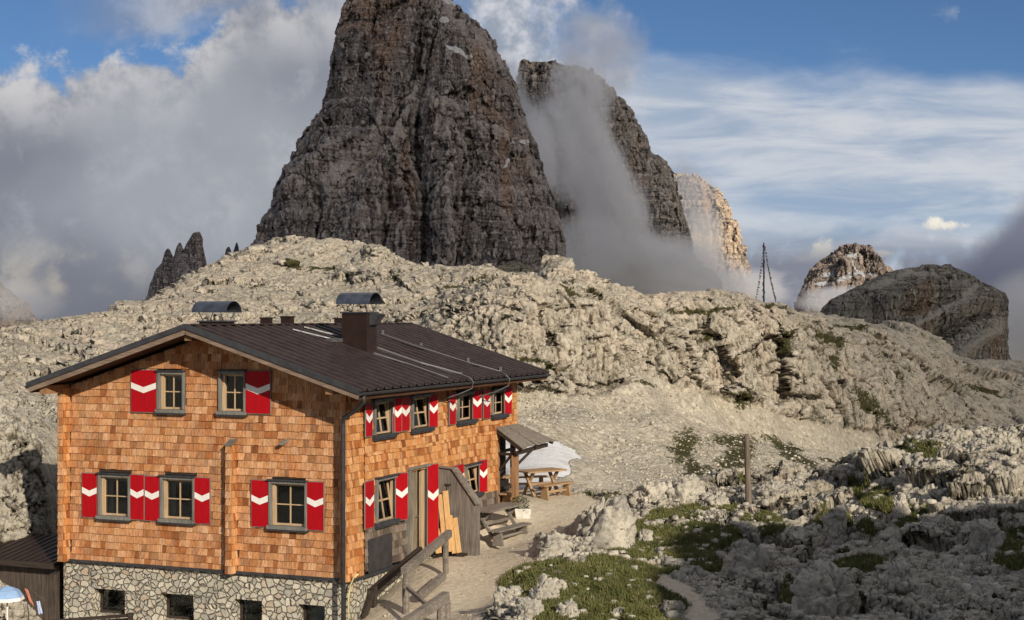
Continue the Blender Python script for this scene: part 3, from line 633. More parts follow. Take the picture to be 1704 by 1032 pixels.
# ---- mountains: closed bodies whose sections follow the height-by-height width of each peak
def peak(name, L, R, Y, m, seed, ledges=(), k=.8, nt=700, nz=600, amp=1.0, sc=1.0, feats=(), back=120, kind='structure', snow=(), flat=1.0, lean=0.0, floor=None):
    L = sorted(L, key=lambda p: p[1]); R = sorted(R, key=lambda p: p[1]); y0 = max(L[0][1], R[0][1]); y1 = min(L[-1][1], R[-1][1])
    py = np.linspace(y0, y1, nz); xl = np.interp(py, [p[1] for p in L], [p[0] for p in L]); xr = np.interp(py, [p[1] for p in R], [p[0] for p in R])
    th = np.concatenate([np.linspace(math.pi*1.0, 0, nt), np.linspace(0, -math.pi, back)[1:-1]])
    pc = (xl+xr)/2; hw = (xr-xl)/2
    s = Y/F
    PXX = pc[:, None]+hw[:, None]*np.sign(np.cos(th))*np.abs(np.cos(th))**.85; PYY = np.broadcast_to(py[:, None], PXX.shape)
    Xw = (PXX-HX)*s; Z = (HY-PYY)*s; Yc = Y+lean*(PYY-y0)*s*-1
    Yw = Yc-np.sin(th)[None, :]*np.minimum(hw[:, None]*k*s, 1e9)
    # keep the silhouette where it was measured although the section is seen nearer or farther
    P = np.stack([Xw, Yw, Z], -1)
    du = np.gradient(P, axis=1); dv = np.gradient(P, axis=0); N = np.cross(dv, du); N /= np.linalg.norm(N, axis=-1, keepdims=True)+1e-9
    cen = np.stack([(pc-HX)*s, np.full(nz, Y), (HY-py)*s], -1)[:, None, :]
    flip = ((P-cen)[..., :2]*N[..., :2]).sum(-1) < 0; N[flip] *= -1
    x, y, z = (P[..., i].astype(np.float32)*sc for i in range(3))
    jx = fbm(x*.02, y*.02, z*.02, 3, seed+9)
    D = 9.0*fbm(x*.018, y*.018, z*.006, 4, seed)+5.0*(fbm(x*.035, y*.035, z*.010, 4, seed+1, ridged=True)-.2)
    D += 8.0*cubes(x*.028, y*.028, z*.016, seed % 5+1, .05, .6)+4.5*cubes(x*.075, y*.075, z*.045, seed % 4+2, .08, .6)
    D -= D.mean(); D *= amp/sc
    for (pl, dep, wid) in feats:       # buttresses (positive) and gullies (negative) along lines down the face
        best = np.full(PXX.shape, 1e9); jj = jx*16
        for (a, b) in zip(pl[:-1], pl[1:]):
            ax, ay = a; bx, by = b; vx, vy = bx-ax, by-ay; t = np.clip(((PXX-ax)*vx+(PYY-ay)*vy)/(vx*vx+vy*vy), 0, 1)
            best = np.minimum(best, np.hypot(PXX+jj-ax-t*vx, PYY-ay-t*vy))
        D += dep*1.15*np.exp(-(best/wid)**1.4)*(np.sin(th)[None, :] > .05)
    edge = sstep(hw, 0, 25)[:, None]
    taper = np.clip(.6+.4*np.maximum(np.sin(th)[None, :], 0), .6, 1)*(.25+.75*edge)
    P = P+N*(D*taper)[..., None]
    # second pass on the shaped wall: joints, flutes, bedding ledges
    du = np.gradient(P, axis=1); dv = np.gradient(P, axis=0); N2 = np.cross(dv, du); N2 /= np.linalg.norm(N2, axis=-1, keepdims=True)+1e-9
    N2 = np.where((N2*N).sum(-1, keepdims=True) < 0, -N2, N2); x, y, z = (P[..., i].astype(np.float32)*sc for i in range(3))
    D = 1.7*cubes(x*.17, y*.17, z*.11, seed % 3+3, .12, .6)+1.0*cubes(x*.42, y*.42, z*.30, seed % 3+1, .15, .6)
    D += 4.2*fbm(x*.11+jx, y*.11, z*.012, 6, seed+3, gain=.62)+.8*(fbm(x*.4, y*.4, z*.06, 4, seed+7, ridged=True, gain=.6)-.2)
    zt = z+jx*5+3*fbm(x*.03, y*.03, z*.01, 3, seed+12)
    for (per, am) in ((21.0, 1.5), (7.3, .85), (2.9, .38)):
        q = np.mod(zt/per+fbm(x*.05, y*.05, z*.02, 2, seed+13)*.25, 1.0); D += am*(q*1.15-.5-1.1*sstep(q, .86, 1.0))*(.4+.6*sstep(fbm(x*.02, y*.02, z*.04, 2, seed+14), -.3, .3))
    D -= D.mean(); D *= amp/sc
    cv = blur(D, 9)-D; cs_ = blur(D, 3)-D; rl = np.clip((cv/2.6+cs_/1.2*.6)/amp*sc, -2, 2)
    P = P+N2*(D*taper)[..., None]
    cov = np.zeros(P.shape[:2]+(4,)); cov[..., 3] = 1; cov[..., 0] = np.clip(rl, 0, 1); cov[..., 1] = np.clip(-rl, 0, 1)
    for (pl, wd) in ledges:        # rubble-covered ledges and ramps
        best = np.full(PXX.shape, 1e9)
        for (a, b) in zip(pl[:-1], pl[1:]):
            vx, vy = b[0]-a[0], b[1]-a[1]; t = np.clip(((PXX-a[0])*vx+(PYY-a[1])*vy)/(vx*vx+vy*vy), 0, 1); best = np.minimum(best, np.hypot(PXX+jx*10-a[0]-t*vx, PYY+jx*6-a[1]-t*vy))
        lm = np.exp(-(best/wd)**2)*(np.sin(th)[None, :] > 0); cov[..., 1] = np.clip(cov[..., 1]+lm*.75, 0, 1); cov[..., 0] *= 1-.6*lm
    for (a, b, ra, rb, rot) in snow:
        ra, rb = ra*1.25, rb*1.5
        cr, sr = math.cos(rot), math.sin(rot); dx = PXX-a+jx*6; dy = PYY-b
        cov[..., 2] = np.maximum(cov[..., 2], np.clip(1.5-np.hypot((dx*cr+dy*sr)/ra, (-dx*sr+dy*cr)/rb), 0, 1)*(np.sin(th)[None, :] > 0))
    # cap
    nc = P.shape[1]; co = P.reshape(-1, 3); top = co[:nc].mean(0); co = np.vstack([co, top]); ti = len(co)-1
    Q = gridq(nz, nc, True)
    capq = np.array([[ti, j, (j+1) % nc, (j+1) % nc] for j in range(nc)])
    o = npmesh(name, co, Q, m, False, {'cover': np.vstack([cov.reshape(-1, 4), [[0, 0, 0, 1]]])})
    return tag(o, kind=kind)
LA = [(655,-75),(632,-60),(605,-30),(583,0),(572,38),(560,72),(553,110),(549,160),(541,190),(520,218),(506,240),(499,252),(487,290),(478,300),(462,325),(450,352),(438,370),(432,392),(424,415),(410,470),(400,540)]
RA = [(665,-75),(700,-50),(728,-20),(750,0),(776,30),(801,46),(822,68),(834,95),(842,118),(858,150),(868,190),(880,228),(893,262),(903,296),(915,330),(924,360),(933,392),(937,440),(950,480),(960,540)]
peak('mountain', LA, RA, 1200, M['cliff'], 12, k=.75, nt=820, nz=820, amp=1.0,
     feats=[([(716,30),(704,90),(690,170),(650,250),(612,300)], -16, 9), ([(735,60),(712,180),(705,280),(722,360),(716,440)], -16, 8),
            ([(742,212),(752,300),(748,450)], 20, 22), ([(742,205),(800,235),(860,262)], 10, 14), ([(800,330),(840,380),(850,450)], 10, 22), ([(780,250),(778,340),(772,450)], -12, 8),
            ([(600,100),(590,200),(560,300),(545,440)], 9, 30), ([(552,330),(550,380),(548,445)], -18, 7), ([(640,270),(625,340),(600,450)], 12, 26), ([(660,300),(655,450)], -12, 8),
            ([(620,20),(613,110),(610,150)], -9, 7), ([(500,290),(520,330),(505,400)], 7, 14), ([(880,300),(888,360),(880,440)], -12, 8), ([(820,150),(845,220),(868,300)], -9, 8),
            ([(505,345),(590,262),(650,235)], 9, 10), ([(690,330),(684,440)], 10, 12)],
     ledges=[([(705,170),(668,230),(618,285),(560,330)], 16), ([(745,210),(800,238),(860,262),(900,300)], 5), ([(800,340),(850,330),(920,372)], 4), ([(640,255),(680,245)], 10), ([(735,20),(790,75),(830,110)], 14), ([(505,345),(545,300),(590,262)], 5), ([(745,215),(742,260)], 7)],
     snow=[(748,10,22,2.5,.45),(744,46,7,3,.3),(762,105,13,3.5,.3),(778,112,6,2,.2),(838,247,9,2.5,.1),(866,247,5,3,.2),(843,284,3,10,.6),(724,30,9,2,.4),(850,250,5,2,0)])
# the detached needle on its left shoulder
peak('rock_pinnacle', [(486,252),(483,262),(484,285),(480,330)], [(492,252),(497,262),(500,285),(510,330)], 1190, M['cliff'], 22, k=.9, nt=60, nz=60, amp=.12, back=20)
LB = [(869,101),(866,112),(864,135),(866,180),(870,240),(880,330),(890,420),(880,540)]
RB = [(915,97),(940,108),(975,118),(1012,148),(1022,165),(1040,192),(1048,208),(1062,226),(1075,248),(1092,264),(1112,281),(1117,300),(1121,330),(1129,352),(1134,380),(1150,420),(1190,470),(1230,540)]
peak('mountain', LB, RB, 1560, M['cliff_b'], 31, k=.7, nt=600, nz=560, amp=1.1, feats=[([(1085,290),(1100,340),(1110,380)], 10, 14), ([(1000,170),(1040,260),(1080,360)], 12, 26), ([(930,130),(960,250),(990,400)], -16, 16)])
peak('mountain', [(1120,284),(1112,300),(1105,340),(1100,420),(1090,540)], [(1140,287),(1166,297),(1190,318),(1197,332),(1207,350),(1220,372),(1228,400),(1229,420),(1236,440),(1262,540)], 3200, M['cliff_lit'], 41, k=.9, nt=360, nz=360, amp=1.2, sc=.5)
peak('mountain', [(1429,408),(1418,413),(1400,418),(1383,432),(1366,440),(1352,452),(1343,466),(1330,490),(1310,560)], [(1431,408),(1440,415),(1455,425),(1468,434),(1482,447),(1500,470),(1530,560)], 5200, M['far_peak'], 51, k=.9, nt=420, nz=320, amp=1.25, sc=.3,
     snow=[(1385,445,20,1.3,-.6),(1372,455,14,1.4,-.5),(1405,440,1.6,10,.9),(1415,455,16,1.2,.7),(1395,466,20,1.5,-.5),(1440,462,1.2,12,-.7),(1362,470,10,1.5,-.6)],
     feats=[([(1420,412),(1400,440),(1380,480)], 26, 7), ([(1395,425),(1380,450),(1355,480)], -24, 4), ([(1432,412),(1450,450),(1470,490)], 24, 7), ([(1426,420),(1425,450),(1420,490)], -22, 4)])
LE = [(1572,440),(1562,446),(1548,452),(1520,448),(1495,450),(1470,456),(1448,466),(1420,481),(1400,491),(1385,500),(1372,512),(1366,524),(1360,560),(1350,640)]
LE = [(1572,440),(1560,446),(1490,450),(1462,459),(1446,467),(1420,481),(1398,492),(1383,501),(1371,513),(1366,526),(1360,560),(1350,660)]
RE = [(1582,440),(1588,448),(1601,452),(1612,464),(1622,462),(1634,470),(1655,478),(1671,486),(1677,500),(1678,530),(1677,560),(1679,596),(1692,615),(1710,660)]
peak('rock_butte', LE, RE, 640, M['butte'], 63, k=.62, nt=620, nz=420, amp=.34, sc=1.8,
     ledges=[([(1560,590),(1600,560),(1655,540)], 12), ([(1500,540),(1560,505),(1600,480)], 5), ([(1440,478),(1500,455),(1540,458)], 6)],
     feats=[([(1460,500),(1540,480),(1600,470)], 3, 12), ([(1500,540),(1570,510),(1620,495)], 3, 9), ([(1480,520),(1560,495)], -4, 7), ([(1560,590),(1600,560),(1625,552)], 4, 11), ([(1535,560),(1600,530),(1630,520)], -4, 7)])
# dark talus under the main wall
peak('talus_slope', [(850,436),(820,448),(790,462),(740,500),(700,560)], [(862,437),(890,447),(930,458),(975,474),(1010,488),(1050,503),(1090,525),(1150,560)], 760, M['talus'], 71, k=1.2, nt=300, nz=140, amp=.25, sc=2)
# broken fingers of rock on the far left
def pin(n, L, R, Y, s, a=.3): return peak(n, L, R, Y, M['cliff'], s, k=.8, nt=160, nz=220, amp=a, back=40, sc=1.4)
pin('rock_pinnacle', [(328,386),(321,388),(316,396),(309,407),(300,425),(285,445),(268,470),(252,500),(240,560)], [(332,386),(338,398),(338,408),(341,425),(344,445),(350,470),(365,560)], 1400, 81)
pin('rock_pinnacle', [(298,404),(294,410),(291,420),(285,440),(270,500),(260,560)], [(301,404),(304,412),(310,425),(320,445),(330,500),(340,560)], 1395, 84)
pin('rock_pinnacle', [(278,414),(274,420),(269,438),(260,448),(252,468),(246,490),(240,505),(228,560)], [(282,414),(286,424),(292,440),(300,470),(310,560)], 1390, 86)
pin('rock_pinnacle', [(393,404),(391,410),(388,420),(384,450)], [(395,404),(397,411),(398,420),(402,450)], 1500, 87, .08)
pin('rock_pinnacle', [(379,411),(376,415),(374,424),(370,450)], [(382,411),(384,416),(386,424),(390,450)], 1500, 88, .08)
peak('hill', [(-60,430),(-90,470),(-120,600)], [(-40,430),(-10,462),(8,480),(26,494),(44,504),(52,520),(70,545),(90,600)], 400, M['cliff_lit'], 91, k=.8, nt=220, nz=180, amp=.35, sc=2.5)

# ---- clouds and mist
def vol(name, density, color=(.96, .97, 1), noise_sc=2.2, thr=(.42, .62), soft=(1.0, .35), aniso=.1, seed=0, const=False):
    m = bpy.data.materials.new(name); m.use_nodes = True; nt = m.node_tree; nt.nodes.clear()
    o = node(nt, 'ShaderNodeOutputMaterial'); v = node(nt, 'ShaderNodeVolumePrincipled'); lk(nt, v.outputs[0], o.inputs['Volume'])
    v.inputs['Color'].default_value = (*color, 1); v.inputs['Anisotropy'].default_value = aniso
    if const: v.inputs['Density'].default_value = density; return m
    P = node(nt, 'ShaderNodeTexCoord').outputs['Object']; ln = node(nt, 'ShaderNodeVectorMath', operation='LENGTH'); lk(nt, P, ln.inputs[0])
    r = X(nt, ln.outputs['Value']); n = noise(nt, vmap(nt, P, loc=(seed, seed*.7, 0)), noise_sc, 7, .62, .5)
    fall = r.ss(*soft); d = (n+(fall-.6)*.35).ss(*thr)*fall*density
    lk(nt, d, v.inputs['Density']); return m
def mist(px, py, Y, rx, ry, dep, dens, rot=0, **k):
    s = Y/F; bpy_me = bpy.data.meshes.new('mist'); 
    import bmesh
    bm = bmesh.new(); bmesh.ops.create_icosphere(bm, subdivisions=3, radius=1.0); bm.to_mesh(bpy_me); bm.free()
    m = vol('mist_air', dens, **k); bpy_me.materials.append(m)
    o = bpy.data.objects.new('mist', bpy_me); C.objects.link(o); o.location = at(px, py, Y)
    o.scale = (rx*s, dep, ry*s); o.rotation_euler = (0, rot, 0); return tag(o, kind='stuff')
R_ = math.radians
mist(1010, 330, 1400, 95, 240, 60, .035, rot=R_(-22), seed=1, thr=(.40,.58), noise_sc=2.6)
mist(965, 165, 1400, 85, 135, 50, .032, rot=R_(-6), seed=2, thr=(.42,.60), noise_sc=2.6)
mist(1110, 450, 1400, 190, 85, 60, .045, rot=R_(10), seed=3, thr=(.34,.55), noise_sc=2.2)
mist(925, 250, 1380, 70, 140, 40, .026, rot=R_(-10), seed=5, thr=(.40,.6), noise_sc=2.4)
mist(845, 130, 1330, 45, 70, 30, .022, rot=R_(-20), seed=6, thr=(.40,.65), noise_sc=1.8)
mist(985, 70, 1420, 100, 75, 45, .016, rot=R_(12), seed=8, thr=(.40,.64), noise_sc=1.7)
mist(1170, 410, 2900, 60, 100, 110, .012, seed=9, thr=(.38,.62), noise_sc=2.0, color=(1,.97,.93))
mist(1240, 480, 3000, 120, 50, 160, .012, seed=10, thr=(.40,.6), noise_sc=2.4)
mist(1750, 545, 900, 150, 120, 60, .06, seed=17, thr=(.12, .34), noise_sc=1.5)
mist(1400, 500, 4700, 110, 38, 260, .006, seed=11, thr=(.34,.6), noise_sc=1.8)
mist(980, 420, 1370, 120, 90, 45, .03, seed=14, thr=(.32, .58), noise_sc=1.7)
mist(1150, 330, 1700, 70, 120, 60, .02, rot=R_(-20), seed=15, thr=(.40, .64), noise_sc=1.8)
mist(885, 230, 1340, 55, 130, 40, .028, rot=R_(-18), seed=21, thr=(.38, .58), noise_sc=2.6)
mist(1030, 95, 1450, 80, 120, 50, .013, rot=R_(14), seed=22, thr=(.44, .66), noise_sc=3.0)
mist(20, 500, 330, 90, 60, 40, .03, seed=12, thr=(.36,.62), noise_sc=1.8)
# the broad cloud overhead that shades the far side of the ridge and the big walls
def shade_cloud():
    ns, nq = 60, 80; s = np.linspace(0, 1, ns); q = np.linspace(0, 1, nq); Sg, Qg = np.meshgrid(s, q)
    sv = 46+Sg*1434; qv = -1250+Qg*2400
    ed = np.minimum(np.minimum(Sg*1430/40, (1-Sg)*6), np.minimum(Qg*7, (1-Qg)*7)); th = np.clip(ed, 0, 1)*(1-.5*sstep(Sg*1437, 560, 760))
    nz = fbm(sv*.006, qv*.006, sv*0, 3, 95)
    sv = sv+nz*22
    Xw = sv*.886+qv*-.464; Yw = sv*.464+qv*.886
    top = 420+th*(38+14*nz); bot = 420-th*(14+5*nz)
    co = np.concatenate([np.stack([Xw, Yw, top], -1).reshape(-1, 3), np.stack([Xw, Yw, bot], -1).reshape(-1, 3)])
    Q = gridq(nq, ns); n = ns*nq; Q2 = Q[:, ::-1]+n
    bd = np.concatenate([np.arange(ns), np.arange(1, nq)*ns+ns-1, (nq-1)*ns+np.arange(ns-1)[::-1], np.arange(nq-1)[::-1][:-1]*ns])
    nx = np.roll(bd, -1); Q3 = np.stack([nx, bd, bd+n, nx+n], -1)
    o = npmesh('cloud', co, np.vstack([Q, Q2, Q3]), vol('cloud_air', .013, const=True), True); tag(o, kind='stuff')
shade_cloud()
# ------------------------------------------------------------------ the mountain hut
R_ = math.radians; TH = .379; AX = Vector((math.cos(TH), -math.sin(TH), 0)); HO = Vector((-3.946, 36.0, -6.235))+AX*.115; RX = -3.985; AY = Vector((math.sin(TH), math.cos(TH), 0))
def ray_local(px, py):
    d = Vector(((px-HX)/F, 1, (HY-py)/F)); return Vector((-HO.dot(AX), -HO.dot(AY), -HO.z)), Vector((d.dot(AX), d.dot(AY), d.z))
def fr(px, py, y=0.0):
    o, d = ray_local(px, py); t = (y-o.y)/d.y; p = o+d*t; return p.x, p.z
def sd_(px, py, x=0.0):
    o, d = ray_local(px, py); t = (x-o.x)/d.x; p = o+d*t; return p.y, p.z
def onroof(px, py, off=0):
    o, d = ray_local(px, py)      # right slope: z = 6.035+off-.317*(x+3.985)
    t = (6.035+off-.317*(o.x+3.985)-o.z)/(d.z+.317*d.x); return o+d*t
def to_world(p): return HO+AX*p[0]+AY*p[1]+Vector((0, 0, p[2]))
def gz_local(lx, ly):
    w = to_world((lx, ly, 0)); return float(ground_z(w.x, w.y))-HO.z
hut = empty('mountain_hut', HO, -TH)
tag(hut, 'shingle clad mountain hut with red and white shutters on a stone cellar', 'hut')
def roofz(x): return 6.035-.317*abs(x+3.985)
WL = -8.38; LEN = 10.67; LOWEND = 9.12; CS = .61; UPZ = 2.95
PAL = [(0.51, 0.258, 0.114), (0.56, 0.31, 0.157), (0.45, 0.21, 0.09), (0.59, 0.353, 0.19), (0.36, 0.148, 0.057), (0.53, 0.286, 0.133), (0.5, 0.272, 0.142), (0.61, 0.382, 0.223), (0.42, 0.224, 0.119)]
PALS = [(.56,.27,.10), (.62,.33,.14), (.47,.20,.065), (.66,.39,.19), (.38,.14,.045), (.58,.30,.12), (.64,.36,.16)]
GREY = [(.15,.125,.105), (.21,.18,.15), (.11,.09,.075), (.25,.215,.18)]
def shingles(mb, O, A, N, a0, a1, z0, ztop, holes=(), pal=PAL, row=.186, rnd=None, greyf=None, wmin=.11, wmax=.235, wave=0):
    r = rnd or random; O = Vector(O); A = Vector(A); N = Vector(N); Zv = Vector((0, 0, 1)); z = z0; k = 0
    while True:
        a = a0-(.07*(k % 2)); any_ = False
        while a < a1-.004:
            w = r.uniform(wmin, wmax); b = min(a+w, a1)
            if a1-b < .05: b = a1
            aa = max(a, a0); zt = ztop((aa+b)/2)
            zb = z+r.uniform(-.008, .008); zz = min(z+row*1.08, zt)
            if b-aa > .012 and zz-zb > .03:
                any_ = True; mid = (aa+b)/2; mz = z+row/2
                hid = any(h[0] < mid < h[1] and h[2] < mz < h[3] for h in holes)
                if not hid:
                    base = r.choice(GREY if (greyf and greyf(mid, mz)) else pal); f = r.uniform(.88, 1.10)
                    if r.random() < .10: f *= .70
                    mb.col = tuple(c*f for c in base); g = .0035; tb = .032+r.uniform(-.005, .009); tt = .006
                    wv = (lambda q: wave*math.sin(q*1.1+.5) if wave else 0)
                    q = lambda aq, zq, n: O+A*aq+Zv*(zq+wv(aq))+N*n
                    zt1, zt2 = min(zz, ztop(aa)), min(zz, ztop(b))
                    P = [q(aa+g, zb, tb), q(b-g, zb+r.uniform(-.004, .004), tb), q(b-g, zt2, tt), q(aa+g, zt1, tt)]
                    B = [q(aa+g, zb, -.002), q(b-g, zb, -.002), q(b-g, zt2, -.002), q(aa+g, zt1, -.002)]
                    i = len(mb.v); mb.v += [tuple(p) for p in P+B]
                    for fc in ((0,1,2,3), (4,5,1,0), (5,6,2,1), (7,4,0,3)): mb.face([i+j for j in fc])
            a = b if b > a else a+w
        z += row; k += 1
        if z > 6.2: break
def rect(f, x0, x1, y0, y1):
    a = f(x0, (y0+y1)/2); b = f(x1, (y0+y1)/2); c = f((x0+x1)/2, y0); d = f((x0+x1)/2, y1)
    return a[0], b[0], d[1], c[1]        # a0,a1,z0,z1
# openings: (pixels x0,x1,y0,y1)
FW = dict(up1=(265,309,615,687), up2=(366.5,411,614.5,690), lo1=(166.5,219,786,864), lo2=(269.5,326,790,869.5), lo3=(450,513,797,881))
FS = [(221,262.5,616,685.5,'w'), (411.5,452,617.5,688,'w'), (139.5,164,787.5,860,'n'), (220,242,790,864,'n'), (244,267.5,792.5,866,'n'), (326.5,351.5,795,870.5,'n'), (421,448.5,799,876,'n'), (513.5,540.5,802,881.5,'n')]
SW = dict(a=(617.5,651,661,728), b=(680.5,714,654,717), c=(757,786,650,704), d=(814.5,839,645,694), e=(621,656.5,790,872), g=(770.5,797,769,826))
SS = [(607.5,618,673,726), (653,667,663,718.5), (667,680,661.5,716.5), (713.5,727,657.5,711), (746.8,757,655,706), (786,800,650,696.5), (803.5,814.5,650,696), (839,850.5,645,689),
      (606.4,620.5,801,878.6), (657.5,677,787.5,865), (755,770,774,828), (797,809.5,765.5,818.5)]
winF = {k: rect(fr, *v) for k, v in FW.items()}; winS = {k: rect(sd_, *v) for k, v in SW.items()}
DOOR = rect(sd_, 675.5, 709.5, 775, 914); DOOR = (DOOR[0], DOOR[1], .02, DOOR[3])
# --- core walls and cellar
mb = MB()
holesF = [tuple(w) for w in winF.values()]
def wall_grid(mb, a0, a1, z0, z1, holes, put):
    xs = sorted(set([a0, a1]+[v for h in holes for v in h[:2] if a0 < v < a1])); zs = sorted(set([z0, z1]+[v for h in holes for v in h[2:] if z0 < v < z1]))
    for i in range(len(xs)-1):
        for j in range(len(zs)-1):
            mx, mz = (xs[i]+xs[i+1])/2, (zs[j]+zs[j+1])/2
            if not any(h[0] < mx < h[1] and h[2] < mz < h[3] for h in holes): put(xs[i], xs[i+1], zs[j], zs[j+1])
wall_grid(mb, WL+.03, -.03, .02, 4.30, holesF, lambda a, b, c, d: mb.box(a, b, .0, .14, c, d))
bx_ = sorted([WL+.03, RX, -.03]+[v for k in ('up1', 'up2') for v in winF[k][:2]])
for a_, b_ in zip(bx_[:-1], bx_[1:]):
    m_ = (a_+b_)/2; zb = 4.30
    for k in ('up1', 'up2'):
        if winF[k][0] < m_ < winF[k][1]: zb = winF[k][3]
    mb.hexa([(a_,0,zb),(b_,0,zb),(b_,.14,zb),(a_,.14,zb),(a_,0,roofz(a_)-.2),(b_,0,roofz(b_)-.2),(b_,.14,roofz(b_)-.2),(a_,.14,roofz(a_)-.2)])
mb.poly([(-.03,LEN,4.305),(WL+.03,LEN,4.305),(WL+.03,LEN,roofz(WL)-.2),(RX,LEN,5.83),(-.03,LEN,roofz(0)-.2)])
holesS = [tuple(w) for w in winS.values()]+[DOOR]
wall_grid(mb, .14, LOWEND, .02, UPZ, holesS, lambda a, b, c, d: mb.box(-.14, .0, a, b, c, d))
wall_grid(mb, .14, LEN-.02, UPZ, roofz(0)-.15, holesS, lambda a, b, c, d: mb.box(-.14, .0, a, b, c, d))
mb.box(WL+.03, WL+.15, .14, LEN-.02, .02, roofz(WL)-.15)           # far long wall
mb.box(WL+.15, -3.0, LEN-.14, LEN-.02, .02, 4.3); mb.box(-3.0, -.14, LEN-.14, LEN-.02, UPZ, 4.3)
mb.box(-3.0, -.14, LOWEND-.12, LOWEND, .02, UPZ)      # back of the open porch
mb.box(-3.12, -3.0, LOWEND, LEN-.14, .02, UPZ)
mb.box(-3.0, -.005, LOWEND+.001, LEN-.02, UPZ-.14, UPZ-.001)
mb.build('wall', M['dark_wood'], hut)
room = MB(); room.box(WL+.2, -.2, .75, LEN-.3, .05, 4.25); room.build('dark_interior', M['room'], hut)
# --- stone cellar with window openings
CW = {'1': (156,208,981,1024), '2': (267,322,989,1034), '3': (389.5,436,998.5,1048), '4': (495.5,540.5,1007,1056)}
cel = {k: rect(lambda a, b: fr(a, b, .03), *v) for k, v in CW.items()}
mb = MB(); wall_grid(mb, WL-.06, -.06, -3.2, -.06, [tuple(c) for c in cel.values()], lambda a, b, c, d: mb.box(a, b, .03, .45, c, d))
mb.box(-.5, -.04, .45, LEN-.1, -3.2, -.06); mb.box(WL-.06, WL+.4, .45, LEN-.1, -3.2, -.06); mb.box(WL+.4, -.5, LEN-.5, LEN-.1, -3.2, -.06)
mb.build('cellar_wall', M['stone_wall'], hut)
for k, (a, b, c, d) in cel.items():
    mb = MB(); t = .07
    for q in ((a, a+t, c, d), (b-t, b, c, d), (a+t, b-t, d-t, d), (a+t, b-t, c, c+t)): mb.box(q[0], q[1], .30, .37, q[2], q[3])
    wn = mb.build('cellar_window', M['dark_wood'], hut)
    g = MB(); g.box(a+t, b-t, .33, .34, c+t, d-t); g.build('pane', M['glass'], wn)
    g = MB(); g.box(a-.05, b+.05, .48, .50, c-.1, d+.05); g.build('window_back', M['room'], wn)
    if k in '14' or k == '3':
        g = MB(); n = 26; x0, x1 = {'1': (a+t, a+t+.09), '3': (a+.1, a+.28), '4': (a+.14, b-.12)}[k]
        for i in range(n):
            u0, u1 = x0+(x1-x0)*i/n, x0+(x1-x0)*(i+1)/n; g.poly([(u0, .40+.015*(i % 2), c+.1), (u1, .40+.015*((i+1) % 2), c+.1), (u1, .40+.015*((i+1) % 2), d-.1), (u0, .40+.015*(i % 2), d-.1)])
        g.build('curtain', M['curtain'], wn)
mb = MB(); mb.box(WL-.10, -.0, -.09, .06, -.075, -.015); mb.box(.0, .07, -.06, CS, -.075, -.015); mb.box(-.02, .06, CS, LOWEND, -.10, -.02)
mb.build('base_flashing', M['dark_casing'], hut)
# --- shingles
mbf = MB(); top = lambda a: roofz(a)-.21
pil = [(WL-.0, WL+.15, .27, 99), (fr(375.5, 740, -.24)[0], fr(385.5, 740, -.24)[0], .24, fr(380, 741, -.24)[1]), (-.16, 0, .26, 99)]
hf = holesF+[(p[0], p[1], -1, p[3]) for p in pil]
shingles(mbf, (0,0,0), (1,0,0), (0,-1,0), WL, 0, -.06, top, hf)
for (a, b, dep, zt) in pil:
    tz = (lambda q: min(zt, roofz(q)-.21))
    shingles(mbf, (0,-dep,0), (1,0,0), (0,-1,0), a, b, -.06, tz, wmin=.07, wmax=.13)
    shingles(mbf, (b,-dep,0), (0,1,0), (1,0,0), 0, dep, -.06, lambda q: min(zt, roofz(b)-.21), wmin=.09, wmax=.15, pal=PALS)
    shingles(mbf, (a,0,0), (0,-1,0), (-1,0,0), 0, dep, -.06, lambda q: min(zt, roofz(a)-.21), wmin=.09, wmax=.15)
mbf.build('gable_shingles', M['shingle'], hut, colors=True)
mb = MB(); (a, b, dep, zt) = pil[1]
mb.hexa([(a-.02,-dep-.03,zt-.02),(b+.03,-dep-.03,zt-.02),(b+.03,0,zt+.12),(a-.02,0,zt+.12),(a-.02,-dep-.03,zt+.01),(b+.03,-dep-.03,zt+.01),(b+.03,0,zt+.15),(a-.02,0,zt+.15)])
mb.build('ledge_cap', M['grey_wood'], hut)
mbs = MB(); zwin = winS['e'][2]
gf = lambda v, z: (CS+.02 < v < DOOR[0] and z < zwin+.0) or (v > winS['g'][0]-.7 and z < winS['g'][2]-.05)
shingles(mbs, (0,0,0), (0,1,0), (1,0,0), 0, CS, -.06, lambda q: roofz(0)-.2, pal=PALS)
shingles(mbs, (.035,0,0), (0,1,0), (1,0,0), CS+.005, LOWEND, .05, lambda q: UPZ+.02, holesS, pal=PALS, greyf=gf, wave=.02)
shingles(mbs, (.035,0,0), (0,1,0), (1,0,0), CS+.005, LEN, UPZ-.02, lambda q: roofz(0)-.2, holesS, pal=PALS, wave=.015)
mbs.build('side_shingles', M['shingle'], hut, colors=True)
mb = MB(); q = rect(sd_, 609, 647.6, 892, 950); mb.box(.06, .085, q[0], q[1], max(q[2], -.0), q[3]+.0); mb.build('dark_panel', M['panel'], hut)
